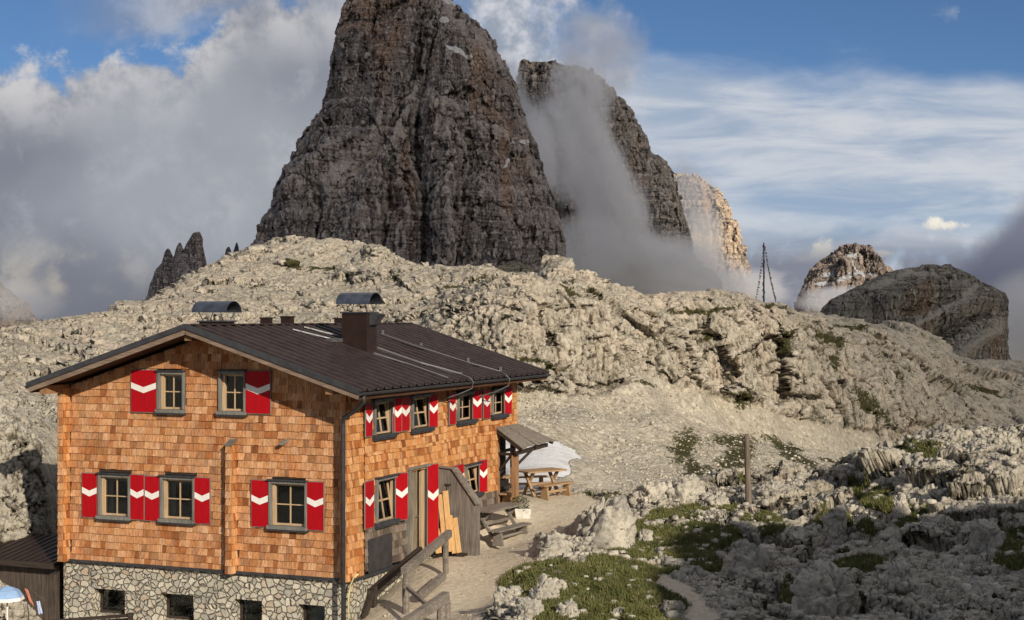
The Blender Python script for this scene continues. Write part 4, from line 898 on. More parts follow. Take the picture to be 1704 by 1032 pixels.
# --- windows
def window(kind, q, curtain=0, tilt=0, sillcol='casing'):
    """kind F = gable (plane y=0), S = long side (plane x=0)"""
    a, b, c, d = q
    if kind == 'F': T = lambda mb, a0, a1, n0, n1, z0, z1: mb.box(a0, a1, -n1, -n0, z0, z1)
    else: T = lambda mb, a0, a1, n0, n1, z0, z1: mb.box(n0, n1, a0, a1, z0, z1)
    cs = .075; pr = .10 if kind == 'F' else .12
    mb = MB()
    T(mb, a, a+cs, -.13, pr, c+.09, d-.05); T(mb, b-cs*.7, b, -.13, pr, c+.09, d-.05); T(mb, a+cs, b-cs*.7, -.13, pr, d-.12, d-.05)
    w = mb.build('window', M['casing'], hut, bevel=.006)
    mb = MB(); T(mb, a-.04, b+.02, -.1, pr+.05, c, c+.085); mb.build('sill', M['casing' if kind == 'F' else 'dark_casing'], w, bevel=.006)
    mb = MB(); T(mb, a-.03, b+.02, -.1, pr+.05, d-.048, d-.015); mb.build('lintel_flashing', M['dark_casing'], w)
    mb = MB(); T(mb, a-.05, b+.03, -.1, pr+.03, c-.04, c-.003); mb.build('sill_flashing', M['dark_casing'], w)
    # inner sash frame
    ia, ib, ic, id_ = a+cs, b-cs*.7, c+.09, d-.12; s = .05; mx = (ia+ib)/2; mz = (ic+id_)/2
    mb = MB(); n0, n1 = -.075, -.03
    T(mb, ia, ia+s*1.5, n0-.02, .02, ic, id_); T(mb, ib-s, ib, n0, n1, ic, id_); T(mb, ia+s*1.5, ib-s, n0, n1, id_-s, id_); T(mb, ia+s*1.5, ib-s, n0, n1, ic, ic+s)
    if not tilt:
        T(mb, mx-.018, mx+.018, n0+.01, n1-.01, ic+s, id_-s); T(mb, ia+s*1.5, mx-.018, n0+.01, n1-.01, mz-.014, mz+.014); T(mb, mx+.018, ib-s, n0+.01, n1-.01, mz-.014, mz+.014)
    mb.build('frame', M['tan_wood'], w)
    g = MB()
    if tilt:      # casement leaning open inwards from the bottom: a tipped sash
        sh = MB(); A0, A1 = ia+s*1.5, ib-s
        def P(aa, zz, n): 
            off = -(zz-ic)*.16
            return (aa, -(n+off), zz) if kind == 'F' else (n+off, aa, zz)
        def bar(p0, p1, w_): sh.beam(p0, p1, w_, .035, up=(1, 0, 0) if kind == 'S' else (0, 1, 0))
        z0, z1 = ic+.03, id_-.05
        bar(P(A0+.02, z0, .0), P(A0+.02, z1, .0), .045); bar(P(A1-.02, z0, .0), P(A1-.02, z1, .0), .045); bar(P((A0+A1)/2, z0, 0), P((A0+A1)/2, z1, 0), .03)
        for zz in (z0, (z0+z1)/2, z1): bar(P(A0+.02, zz, 0), P(A1-.02, zz, 0), .04)
        sh.build('tilted_sash', M['tan_wood'], w)
        g.poly([P(A0, z0, -.01), P(A1, z0, -.01), P(A1, z1, -.01), P(A0, z1, -.01)])
    else:
        T(g, ia+s, ib-s, -.055, -.052, ic+s, id_-s)
    g.build('pane', M['glass'], w)
    if curtain:
        g = MB()
        spans = [(ia+s, ia+s+(ib-ia)*.16, ic+s, id_-s), (ib-s-(ib-ia)*.1, ib-s, ic+s, id_-s)] if curtain == 1 else [(ia+s, ib-s, ic+s, id_-s)]
        if curtain in (1, 3): spans.append((ia+s, ib-s, id_-s-.09, id_-s))
        if curtain == 3: spans = spans[1:]
        for (u0, u1, zz0, zz1) in spans:
            n = max(6, int((u1-u0)/.02))
            for i in range(n):
                e0, e1 = u0+(u1-u0)*i/n, u0+(u1-u0)*(i+1)/n; k0, k1 = -.20-.022*(i % 2), -.20-.022*((i+1) % 2)
                zl = zz0+.012*(i % 3 == 0)
                if kind == 'F': g.poly([(e0, -k0, zl), (e1, -k1, zl), (e1, -k1, zz1), (e0, -k0, zz1)])
                else: g.poly([(k0, e0, zl), (k1, e1, zl), (k1, e1, zz1), (k0, e0, zz1)])
        g.build('curtain', M['curtain'], w)
    g = MB(); T(g, a-.1, b+.1, -.62, -.60, c-.1, d+.1); g.build('window_back', M['room'], w)
    return w
window('F', winF['up1'], 1); window('F', winF['up2']); window('F', winF['lo1'], 1); window('F', winF['lo2'], 1); window('F', winF['lo3'])
window('S', winS['a'], 0, 1); window('S', winS['b'], 0, 1); window('S', winS['c'], 2); window('S', winS['d'], 2); window('S', winS['e'], 2, 1); window('S', winS['g'], 1, 1)
def shutter(kind, q, ang=0.0, vdown=.10, band=.115, name='shutter', mid=.50):
    a, b, c, d = q; w = b-a; mb = MB(); n0, n1 = (.045, .075)
    def P(aa, n, zz):
        return (aa, -n, zz) if kind == 'F' else (n, aa, zz)
    def B(a0, a1, z0, z1, m, na=n0, nb=n1):
        mb.cur = m; x = [P(a0, na, z0), P(a1, na, z0), P(a1, nb, z0), P(a0, nb, z0), P(a0, na, z1), P(a1, na, z1), P(a1, nb, z1), P(a0, nb, z1)]; mb.hexa(x)
    B(a, b, c, d, 0)
    e = .018
    for (q0, q1, q2, q3) in ((a-e, a, c-e, d+e), (b, b+e, c-e, d+e), (a, b, c-e, c), (a, b, d, d+e)): B(q0, q1, q2, q3, 2, n0, n1-.006)
    mz = c+(d-c)*mid; m_ = (a+b)/2; nn = n1+.004; mb.cur = 1
    for (x0, x1, z0, z1) in ((a, m_, mz+band/2+vdown/2, mz+band/2-vdown/2), (m_, b, mz+band/2-vdown/2, mz+band/2+vdown/2)):
        pts = [P(x0, nn, z0-band), P(x1, nn, z1-band), P(x1, nn, z1), P(x0, nn, z0)]; mb.poly(pts if kind == 'F' else pts)
    mb.build(name, [M['red'], M['white'], M['casing']], hut)
for (x0, x1, y0, y1, t) in FS: shutter('F', rect(fr, x0, x1, y0, y1), mid=.58, vdown=.12 if t == 'w' else .09, band=.15)
def side_shutter(x0, x1, y0, y1, left, phi, name='shutter', vdown=.12, band=.15, mid=.58):
    xh, xf = (x1, x0) if left else (x0, x1)
    o, d = ray_local(xh, (y0+y1)/2); t = (.07-o.x)/d.x; h = o+d*t; s = -1 if left else 1; cp_, sp_2 = math.cos(phi), math.sin(phi)
    o, d = ray_local(xf, (y0+y1)/2)       # plane through the hinge containing z and direction (sin, s*cos)
    nx, ny = cp_, -s*sp_2; t = (nx*(h.x-o.x)+ny*(h.y-o.y))/(nx*d.x+ny*d.y); w = math.hypot((o+d*t).x-h.x, (o+d*t).y-h.y)
    xm = (x0+x1)/2; o, d = ray_local(xm, y1); t = (nx*(h.x-o.x)+ny*(h.y-o.y))/(nx*d.x+ny*d.y); c = (o+d*t).z
    o, d = ray_local(xm, y0); dd = (o+d*t).z
    mb = MB(); e = .018
    def P(a, n, z): return (h.x+a*sp_2+n*cp_, h.y+s*a*cp_-s*n*sp_2, z)
    def B(a0, a1, z0, z1, m, n0=0, n1=.03):
        mb.cur = m; mb.hexa([P(a0,n0,z0),P(a1,n0,z0),P(a1,n1,z0),P(a0,n1,z0),P(a0,n0,z1),P(a1,n0,z1),P(a1,n1,z1),P(a0,n1,z1)])
    B(0, w, c, dd, 0)
    for q in ((-e, 0, c-e, dd+e), (w, w+e, c-e, dd+e), (0, w, c-e, c), (0, w, dd, dd+e)): B(*q, 2, 0, .024)
    mz = c+(dd-c)*mid; mb.cur = 1
    for (a0, a1, z0, z1) in ((0, w/2, mz+band/2+vdown/2, mz+band/2-vdown/2), (w/2, w, mz+band/2-vdown/2, mz+band/2+vdown/2)):
        mb.poly([P(a0, .034, z0-band), P(a1, .034, z1-band), P(a1, .034, z1), P(a0, .034, z0)])
    mb.build(name, [M['red'], M['white'], M['casing']], hut)
for (x0, x1, y0, y1), lf in zip(SS, (1, 0, 1, 0, 1, 0, 1, 0, 1, 0, 1, 0)): side_shutter(x0, x1, y0, y1, lf, R_(4) if lf else R_(17))
side_shutter(710.5, 728, 773, 906, 0, R_(12), 'door_shutter', .13, .17, .62)
# door
a, b, c, d = DOOR; mb = MB()
mb.box(-.12, .11, a, a+.07, .03, d-.06); mb.box(-.12, .11, b-.07, b, .03, d-.06); mb.box(-.12, .13, a-.03, b+.03, d-.06, d)
mb.build('door_frame', M['casing'], hut)
mb = MB(); n = 5; w = (b-a-.14)*.56
for i in range(n): mb.box(-.05, .0-.006*(i % 2), a+.072+w*i/n, a+.07+w*(i+1)/n-.004, .04, d-.065)
dr = mb.build('door', M['rust_door'], hut)
mb = MB(); mb.tube([(.0, a+w, 1.05), (.06, a+w, 1.05), (.06, a+w-.1, 1.05)], .012, 6); mb.build('handle', M['bright_metal'], dr)
mb = MB(); mb.box(-.09, -.02, b-.07-.20, b-.07-.02, .04, d-.065); mb.build('inner_door', M['tan_wood'], hut)
mb = MB(); mb.box(-.7, -.6, a-.2, b+.2, 0, d); mb.build('doorway_back', M['room'], hut)
# --- roof
EA, EB = .761, -8.731; V0, V1 = -1.05, 11.55
mb = MB()
for sgn, ex in ((1, EA), (-1, EB)):
    n = int((V1-V0)/.44); dv = (V1-V0)/n
    for i in range(n):
        v0 = V0+i*dv; prof = [(0, 0), (.175, 0), (.185, .055), (.225, .055), (.235, 0)]
        for (p, h0), (p2, h1) in zip(prof[:-1], prof[1:]):
            ya, yb = v0+p/.235*dv, v0+p2/.235*dv
            pts = [(RX, ya, 6.035+h0), (ex, ya, roofz(ex)+h0), (ex, yb, roofz(ex)+h1), (RX, yb, 6.035+h1)]
            mb.poly(pts if sgn > 0 else pts[::-1])
    for (z_, fl) in ((-.05, 1),):
        pts = [(RX, V0, 6.035+z_), (ex, V0, roofz(ex)+z_), (ex, V1, roofz(ex)+z_), (RX, V1, 6.035+z_)]; mb.poly(pts[::-1] if sgn > 0 else pts)
rf = mb.build('roof', M['roof'], hut)
mb = MB(); mb.beam((RX, V0, 6.07), (RX, V1, 6.07), .20, .03); mb.build('ridge_cap', M['roof'], rf)
mb = MB()      # soffit and rafters
for ex in (EA, EB):
    sg = 1 if ex > RX else -1; e2 = ex-.06*sg; k = 26
    for i in range(k):
        xa, xb = RX+(e2-RX)*i/k, RX+(e2-RX)*(i+1)/k-.008*sg
        mb.hexa([(min(xa,xb), V0+.05, 0), (max(xa,xb), V0+.05, 0), (max(xa,xb), V1-.05, 0), (min(xa,xb), V1-.05, 0)]+[(0,0,0)]*4) if False else None
        a_, b_ = sorted((xa, xb)); za, zb = roofz(a_)-.12, roofz(b_)-.12
        mb.hexa([(a_,V0+.06,za),(b_,V0+.06,zb),(b_,V1-.06,zb),(a_,V1-.06,za),(a_,V0+.06,za+.05),(b_,V0+.06,zb+.05),(b_,V1-.06,zb+.05),(a_,V1-.06,za+.05)])
mb.build('soffit', M['soffit'], rf)
mb = MB()      # bargeboards on both gables
for vv in (V0, V1-.04):
    for ex in (EA-.03, EB+.03):
        for (dz, hh, yo) in ((-.125, .15, 0),):
            a_ = Vector((RX, vv+yo+.02, 6.035+dz)); b_ = Vector((ex, vv+yo+.02, roofz(ex)+dz)); mb.beam(a_, b_, .03, hh); mb.cut()
mb.build('bargeboard', M['barge'], rf)
mb = MB()
for ex in (EA, EB):
    for vv in (V0-.015, V1+.0): mb.beam((RX, vv, 6.035-.005), (ex, vv, roofz(ex)-.005), .04, .13); mb.cut()
mb.build('verge_trim', M['dark_casing'], rf)
mb = MB(); mb.box(EA-.10, EA-.06, V0+.05, V1-.05, roofz(EA)-.20, roofz(EA)-.03); mb.cut(); mb.box(EB+.06, EB+.10, V0+.05, V1-.05, roofz(EB)-.20, roofz(EB)-.03); mb.build('fascia', M['soffit'], rf)
for ex, sg in ((EA, 1), (EB, -1)):
    mb = MB(); n = 7; g0 = []; zc = roofz(ex)-.03
    for vv in (V0-.0, V1):
        g0.append([(ex+sg*.01+.055*math.cos(math.pi+math.pi*k/n), vv, zc+.06*math.sin(math.pi+math.pi*k/n)) for k in range(n+1)])
    for k in range(n): mb.poly([g0[0][k], g0[0][k+1], g0[1][k+1], g0[1][k]])
    mb.poly(g0[0]); gu = mb.build('gutter', M['dark_casing'], rf)
    s = gu.modifiers.new('s', 'SOLIDIFY'); s.thickness = .012
mb = MB()      # purlin ends under the gable overhang
for xx in (RX, WL+.05, -.10): mb.box(xx-.10, xx+.10, V0+.12, .0, roofz(xx)-.36, roofz(xx)-.145); mb.cut()
mb.build('purlin', M['post_wood'], rf)
# dark ply strip beneath the eave of the long side
mb = MB(); mb.box(.04, .10, CS+.01, LEN, roofz(0)-.36, roofz(0)-.2); mb.build('eave_board', M['soffit'], rf)
# downpipe
mb = MB(); mb.tube([(EA-.02, V0+.25, roofz(EA)-.10), (EA-.03, V0+.27, roofz(EA)-.25), (.30, -.45, 4.02), (-.02, -.36, 3.86), (-.05, -.33, 3.7), (-.05, -.33, -3.0)], .05, 10)
mb.build('downpipe', M['dark_casing'], hut, smooth=True)
mb = MB(); mb.tube([(fr(598, 955, -.1)[0], -.15, fr(598, 955, -.1)[1]), (fr(590, 960, -.1)[0], -.13, fr(590, 960, -.1)[1]), (fr(584, 973, -.1)[0], -.12, fr(584, 973, -.1)[1]), (fr(581, 990, -.1)[0], -.12, fr(581, 990, -.1)[1]), (fr(580, 1045, -.1)[0], -.12, fr(580, 1045, -.1)[1])], .022, 8)
mb.build('pipe', M['hose'], hut, smooth=True)
# --- chimneys
def arch_cap(mb, x0, x1, yc, r, z, th=.02, n=14):
    """half cylinder hood, its axis along x"""
    for k in range(n):
        t0, t1 = math.pi*k/n, math.pi*(k+1)/n
        for rr, fl in ((r, 0), (r-th, 1)):
            p = [(x0, yc-rr*math.cos(t0), z+rr*math.sin(t0)*.8), (x1, yc-rr*math.cos(t0), z+rr*math.sin(t0)*.8), (x1, yc-rr*math.cos(t1), z+rr*math.sin(t1)*.8), (x0, yc-rr*math.cos(t1), z+rr*math.sin(t1)*.8)]
            mb.poly(p[::-1] if fl else p)
        for xx in (x0, x1):
            mb.poly([(xx, yc-r*math.cos(t0), z+r*math.sin(t0)*.8), (xx, yc-r*math.cos(t1), z+r*math.sin(t1)*.8), (xx, yc-(r-th)*math.cos(t1), z+(r-th)*math.sin(t1)*.8), (xx, yc-(r-th)*math.cos(t0), z+(r-th)*math.sin(t0)*.8)])
def chimney(c0, c1, v0, v1, ztop, lab, capr=.3, ov=.12, light=False, zb=-.5):
    mb = MB(); mb.box(c0, c1, v0, v1, roofz((c0+c1)/2)+zb, ztop-.04)
    ch = mb.build('chimney', M['brown_sheet'], hut, bevel=.01); tag(ch, lab)
    mb = MB(); mb.box(c0-.04, c1+.04, v0-.04, v1+.04, ztop-.04, ztop); mb.build('crown', M['dark_casing'], ch)
    mb = MB(); ym = (v0+v1)/2
    for xx in (c0+.06, c1-.06):
        for s_ in (-1, 1): mb.tube([(xx, ym+s_*(v1-v0)*.30, ztop), (xx-.03*(1 if xx < (c0+c1)/2 else -1), ym+s_*(capr-.03), ztop+.22)], .012, 6); mb.cut()
    mb.build('hood_strut', M['dark_casing'], ch)
    mb = MB(); arch_cap(mb, c0-ov, c1+ov, ym, capr, ztop+.21); mb.build('hood', M['zinc'], ch, smooth=False)
    return ch
pb = onroof(611, 586)     # foot of the big chimney, near right corner
x1 = pb.x; v0 = pb.y
lx0 = -1e9
def solve_x(px, py_plane_y): 
    o, d = ray_local(px, 550); t = (py_plane_y-o.y)/d.y; return (o+d*t).x
x0 = solve_x(568.5, v0)
zt = fr(608, 519, v0)[1]
def solve_y(px, xplane):
    o, d = ray_local(px, 550); t = (xplane-o.x)/d.x; return (o+d*t).y
v1_ = solve_y(627, x1)
big = chimney(x0, x1, v0, v1_, zt, 'large brown sheet metal chimney with arched hood and a floodlight', capr=(v1_-v0)*.5+.11, ov=.12)
mb = MB(); zc = zt-.20; yc = (v0+v1_)/2; mb.hexa([(x1,yc-.19,zc-.17),(x1+.10,yc-.17,zc-.16),(x1+.10,yc+.17,zc-.16),(x1,yc+.19,zc-.17),(x1,yc-.19,zc+.19),(x1+.34,yc-.17,zc+.13),(x1+.34,yc+.17,zc+.13),(x1,yc+.19,zc+.19)])
fl = mb.build('floodlight', M['dark_casing'], big, bevel=.01)
mb = MB(); mb.poly([(x1+.125,yc-.14,zc-.13),(x1+.125,yc+.14,zc-.13),(x1+.335,yc+.14,zc+.09),(x1+.335,yc-.14,zc+.09)]); mb.build('lamp_glass', M['bright_metal'], fl)
# chimney on the far slope by the gable (foot hidden behind the ridge)
yl = 1.2; xa, za = fr(331, 536, yl); xb, _ = fr(381, 536, yl); zt2 = fr(355, 533.5, yl)[1]
xa2, xb2 = xa, xb
chimney(xa, xb-.18, yl, yl+.55, zt2, 'small chimney with arched zinc hood near the gable apex', capr=.37, ov=.16)
def vent(px0, px1, py0, v, dep=.4, lab='short brown roof vent'):
    xa, z1 = fr(px0, py0, v); xb, _ = fr(px1, py0, v); mb = MB(); mb.box(xa, xb, v, v+dep, roofz((xa+xb)/2)-.2, z1-.04); mb.box(xa-.02, xb+.02, v-.02, v+dep+.02, z1-.04, z1)
    tag(mb.build('roof_vent', M['brown_sheet'], hut), lab)
vent(433, 446, 528, 5.2, .25, lab='lower brown roof vent, left of the two near the ridge'); vent(467, 482, 526, 4.6, .25, lab='taller brown roof vent, right of the two near the ridge'); vent(556, 567, 529, 8.2, .3, lab='brown roof vent half hidden behind the big chimney')
# snow pipes / flashing strips and the lightning conductor
mb = MB()
for (p0, p1) in (((487,548),(560,566)), ((506,544),(572,561))): mb.beam(onroof(*p0, .05), onroof(*p1, .05), .07, .03); mb.cut()
mb.beam(onroof(548,566,.06), onroof(568,566,.06), .16, .10)
mb.build('roof_flashing', M['bright_metal'], rf)
mb = MB(); mb.tube([onroof(628,579,.06), onroof(700,604,.06), onroof(762,621,.06), onroof(768,622,.06)], .035, 6); mb.cut(); mb.tube([onroof(622,588,.05), onroof(680,606,.05), onroof(746,629,.05)], .025, 6)
mb.build('cable_duct', M['wire'], rf)
def wire(pts, r=.012): mb.tube(pts, r, 6)
mb = MB()
e1 = [onroof(634,555,.10), onroof(700,578,.10), onroof(779,603,.10), onroof(833,618,.10), onroof(842,624,.12)]
c_ = e1[-1]; wire(e1+[c_+Vector((.12,.0,-.12)), c_+Vector((.10,-.05,-.30)), c_+Vector((-.25,-.2,-.48)), c_+Vector((-.75,-.3,-.62))], .016)
mb.cut()
e2 = [onroof(768,623,.10), onroof(781,628,.10)]; c_ = e2[-1]; wire(e2+[c_+Vector((.12,.0,-.12)), c_+Vector((.10,-.05,-.30)), c_+Vector((-.25,-.2,-.46)), c_+Vector((-.75,-.35,-.62))], .016)
mb.cut()
for p in ((637,557),(701,578),(779,603),(833,618)):
    q = onroof(*p, .0); mb.box(q.x-.03, q.x+.03, q.y-.03, q.y+.03, q.z, q.z+.13); mb.cut()
mb.build('lightning_conductor', M['wire'], rf)
# wooden spout on the gable
mb = MB(); xx, zz = fr(478, 733); mb.hexa([(xx-.1,-.22,zz-.10),(xx,-.22,zz-.10),(xx+.06,0,zz),(xx-.04,0,zz),(xx-.1,-.22,zz-.05),(xx,-.22,zz-.05),(xx+.06,0,zz+.05),(xx-.04,0,zz+.05)])
mb.build('wooden_spout', M['grey_wood'], hut)
# porch canopy with its posts at the far corner
mb = MB(); I0 = Vector((.05, 8.980, 2.98)); I1 = Vector((.05, 10.710, 2.98)); O0 = Vector((.95, 8.730, 2.42)); O1 = Vector((1.22, 10.830, 2.50))
nb = 7
for i in range(nb):
    f0, f1 = i/nb, (i+1)/nb-.012; dz = .012*(i % 2)
    a0, a1, b0, b1 = I0.lerp(I1, f0), I0.lerp(I1, f1), O0.lerp(O1, f0), O0.lerp(O1, f1); up = Vector((0, 0, .03)); d3 = Vector((0, 0, dz)); ex = Vector((random.uniform(-.03, .05), 0, 0))
    mb.hexa([a0+d3, b0+d3+ex, b1+d3+ex, a1+d3, a0+up+d3, b0+up+d3+ex, b1+up+d3+ex, a1+up+d3])
cp = mb.build('canopy', M['grey_wood'], hut); tag(cp, 'small weathered board canopy over the back terrace')
mb = MB()
for f in (0.03, .5, .97): mb.beam(I0.lerp(I1, f)+Vector((0,0,-.06)), O0.lerp(O1, f)+Vector((-.03,0,-.05)), .07, .09)
mb.beam(O0+Vector((-.15,.05,-.13)), O1+Vector((-.25,-.05,-.12)), .09, .11); mb.beam((.65,8.980,2.18), (.98,8.730,2.42), .05, .06); mb.beam((.65,8.980,2.22), (-.02,9.230,2.22), .09, .08)
mb.beam((.62,9.030,1.85), (.98,9.630,2.36), .06, .06); mb.beam((.1, 9.180, 1.75), (.5, 9.030, 2.18), .06, .06)
mb.build('canopy_frame', M['dark_wood'], cp)
g = gz_local(.65, 8.980)
mb = MB(); mb.box(.57, .74, 8.900, 9.070, g-.3, 2.2); mb.build('canopy_post', M['post_wood'], hut, bevel=.008)
mb = MB(); mb.box(-.08, .06, 9.150, 9.270, -.2, 2.9); mb.cut(); mb.box(-.12, .02, 10.510, 10.650, -.2, 2.8); mb.build('corner_post', M['post_wood'], hut, bevel=.008)
mb = MB(); mb.beam((.0, 9.230, 1.15), (.0, 10.580, 1.15), .06, .07); mb.cut(); mb.beam((.0, 9.230, 2.25), (.0, 10.580, 2.25), .06, .09); mb.build('porch_rail', M['dark_wood'], hut)
# ------------------------------------------------------------------ things around the hut
def L(px, py, x=None, y=None, z=None):
    """photo pixel to hut coordinates on the plane x, y or z = const"""
    o, d = ray_local(px, py)
    t = (x-o.x)/d.x if x is not None else (y-o.y)/d.y if y is not None else (z-o.z)/d.z
    return o+d*t
def hthing(name, label, cat, group=None, loc=(0, 0, 0), rz=0):
    o = empty(name, to_world(loc), -TH+rz); return tag(o, label, cat, group)
# lean-to wind break beside the door
p0 = L(729, 778, x=.05); yv = p0.y
lt = hthing('wooden_lean_to', 'weathered board lean-to with slanted top against the side wall', 'lean-to', loc=(0.06, yv, 0))
def rel(px, py, y=yv): q = L(px, py, y=y); return (q.x-.06, q.z)
pts = [(0, rel(729,778)[1]), (rel(754,781)[0], rel(754,781)[1]), (rel(792,838)[0], rel(792,838)[1]), (rel(790,913)[0], -.35), (0, -.35)]
W_ = pts[2][0]
def topz(x): return np.interp(x, [pts[0][0], pts[1][0], pts[2][0]], [pts[0][1], pts[1][1], pts[2][1]])
mb = MB(); n = 6
for i in range(n):
    a, b = W_*i/n, W_*(i+1)/n-.006; dy = .006*(i % 2)
    mb.hexa([(a, dy, -.5), (b, dy, -.5), (b, .03+dy, -.5), (a, .03+dy, -.5), (a, dy, topz(a)), (b, dy, topz(b)), (b, .03+dy, topz(b)), (a, .03+dy, topz(a))])
mb.build('side_panel', M['grey_wood_v'], lt)
mb = MB(); mb.box(W_-.03, W_, .035, .28, -.5, topz(W_)-.03); mb.box(0, W_-.03, .25, .28, -.5, topz(W_)-.03); mb.build('front_panel', M['grey_wood_v'], lt)
mb = MB(); mb.beam((0, -.02, pts[0][1]+.03), (pts[1][0], -.02, pts[1][1]+.03), .07, .05); mb.beam((pts[1][0], -.02, pts[1][1]+.03), (W_+.05, -.02, topz(W_)-.02), .08, .06)
mb.hexa([(pts[1][0],.02,pts[1][1]+.01),(W_+.05,.02,topz(W_)-.04),(W_+.05,.30,topz(W_)-.04),(pts[1][0],.30,pts[1][1]+.01),(pts[1][0],.02,pts[1][1]+.035),(W_+.05,.02,topz(W_)-.015),(W_+.05,.30,topz(W_)-.015),(pts[1][0],.30,pts[1][1]+.035)])
mb.build('lean_to_roof', M['grey_wood'], lt)
mb = MB(); q = rel(747, 806); mb.tube([(q[0]-.1, -.03, q[1]), (q[0]+.08, -.03, q[1])], .02, 6); mb.tube([(q[0], .0, q[1]-.06), (q[0], -.07, q[1]), (q[0]+.02, -.07, q[1]-.12)], .015, 6); mb.build('iron_latch', M['dark_casing'], lt)
# fresh planks leaning on it: (foot px, foot py, head px, head py, width m)
PL = [((742,919),(732,823),.14,'narrow orange fresh plank, leftmost of those leaning on the lean-to'), ((750,918),(741,817),.15,'tall fresh yellow plank leaning just right of the leftmost one'),
      ((756,921),(749,858),.12,'short fresh plank in the middle of the leaning planks'), ((764,920),(757,862),.13,'short wide pale plank, rightmost of those leaning'), ((730,921),(729,880),.16,'low orange board standing against the red door shutter')]
for i, (f, h, w, lab) in enumerate(PL):
    a = L(*f, y=yv-.32-.03*i); b = L(*h, y=yv-.06-.02*i); mb = MB(); c0 = to_world(a)
    mb.beam((0, 0, 0), (b.x-a.x, b.y-a.y, b.z-a.z), w, .03, up=(0, -1, 0)); o = mb.build('plank', M['yellow_wood']); o.location = c0; o.rotation_euler.z = -TH
    tag(o, lab, 'plank', 'fresh planks leaning on the lean-to')
# handrails down the ramp
def railthing(label, rails, posts, z0, m='grey_wood', name='handrail', grp='timber handrails of the ramp'):
    base = L(*rails[0][0], z=z0) if False else None
    pts3 = []
    o = None
    for k, (p, q, Y0, Y1, w) in enumerate(rails):
        a = at(*p, Y0); b = at(*q, Y1)
        if o is None: org = Vector((a.x, a.y, a.z)); o = empty(name, org); tag(o, label, 'handrail', grp)
        mb = MB(); mb.beam(a-org, b-org, w, w*1.15, w2=w*.95); mb.build('rail', M[m], o, bevel=.01)
    for (p, Y, h, w) in posts:
        t = at(*p, Y); mb = MB(); mb.tube([t-org, t-org-Vector((.01, 0, h*.5)), t-org-Vector((0, 0, h))], w/2, 8, rs=[w/2, w*.55, w*.5]); mb.build('post', M[m], o)
    return o
railthing('sunlit grey timber handrail rising to the planks', [((617,944),(649,898),33.9,35.3,.12)][:0]+[((672,951),(748,887),35.4,38.2,.16)], [((676,948),35.5,1.15,.16), ((742,892),38.0,.95,.14)], 0)
railthing('dark plank handrail next to the stone cellar wall', [((620,983),(700,914),36.6,38.9,.13), ((604,1036),(621,984),36.2,36.6,.09)], [((624,980),36.7,1.1,.12)], 0, 'dark_wood')
railthing('thick grey handrail end at the bottom edge', [((672,1040),(743,992),32.2,33.6,.19), ((678,978),(712,1008),35.2,33.8,.08)], [((735,1000),33.5,1.3,.20), ((744,1003),33.7,1.3,.16)], 0)
# ramp boards and step edging
def loose(name, a, b, w, h, m, label, cat, bev=.008):
    mb = MB(); org = Vector(a); mb.beam((0, 0, 0), Vector(b)-org, w, h); o = mb.build(name, M[m], bevel=bev); o.location = org; return tag(o, label, cat)
a = L(662,928,z=.02); b = L(702,913,z=.02)
loose('timber_edging', at(702,990,35.6), at(738,958,37.4), .16, .16, 'grey_wood', 'pale timber edging at the side of the gravel path', 'edging')
mb = MB(); st = hthing('wooden_landing', 'dark wooden landing in front of the hut door', 'landing', loc=(0.12, 3.0, -.06))
mb.hexa([(0,-.2,-.5),(.8,-.2,-.5),(.8,1.9,-.05),(0,1.9,-.05),(0,-.2,-.45),(.8,-.2,-.45),(.8,1.9,.02),(0,1.9,.02)]); mb.build('deck', M['dark_wood'], st)
mb = MB(); mb.box(.0, .1, 1.85, 1.95, -.6, -.05); mb.cut(); mb.box(.68, .78, 1.85, 1.95, -.6, -.05); mb.cut(); mb.box(.68, .78, -.1, 0, -1.2, -.46); mb.build('support', M['dark_wood'], st)

# tables and benches
def table(loc, rz, ln, wd, h, m, label, grp, name='picnic_table', tilt=0):
    o = empty(name, loc, rz); tag(o, label, 'table', grp); mb = MB(); n = 4
    for i in range(n): mb.box(-ln/2, ln/2, -wd/2+wd*i/n, -wd/2+wd*(i+1)/n-.012, h-.05, h)
    mb.build('tabletop', M[m], o, bevel=.006)
    for s in (-1, 1):
        x = s*(ln/2-.28); mb = MB(); mb.beam((x, -wd*.42, 0), (x, wd*.22, h-.05), .07, .09, up=(1,0,0)); mb.beam((x+.075, wd*.42, 0), (x+.075, -wd*.22, h-.05), .07, .09, up=(1,0,0)); mb.build('leg', M[m], o)
    mb = MB(); mb.beam((-ln/2+.3, 0, h*.45), (ln/2-.3, 0, h*.45), .05, .08); mb.build('stretcher', M[m], o); return o
def bench(loc, rz, ln, wd, h, m, label, grp, name='bench'):
    o = empty(name, loc, rz); tag(o, label, 'bench', grp); mb = MB()
    for i in range(2): mb.box(-ln/2, ln/2, -wd/2+wd*i/2, -wd/2+wd*(i+1)/2-.01, h-.05, h)
    mb.build('seat', M[m], o, bevel=.006)
    for s in (-1, 1):
        x = s*(ln/2-.22); mb = MB(); mb.hexa([(x-.04,-wd*.5,0),(x+.04,-wd*.5,0),(x+.04,wd*.5,0),(x-.04,wd*.5,0),(x-.04,-wd*.32,h-.05),(x+.04,-wd*.32,h-.05),(x+.04,wd*.32,h-.05),(x-.04,wd*.32,h-.05)]); mb.build('leg', M[m], o)
    mb = MB(); mb.box(-ln/2+.26, ln/2-.26, -.02, .02, h*.4, h*.4+.07); mb.build('stretcher', M[m], o); return o
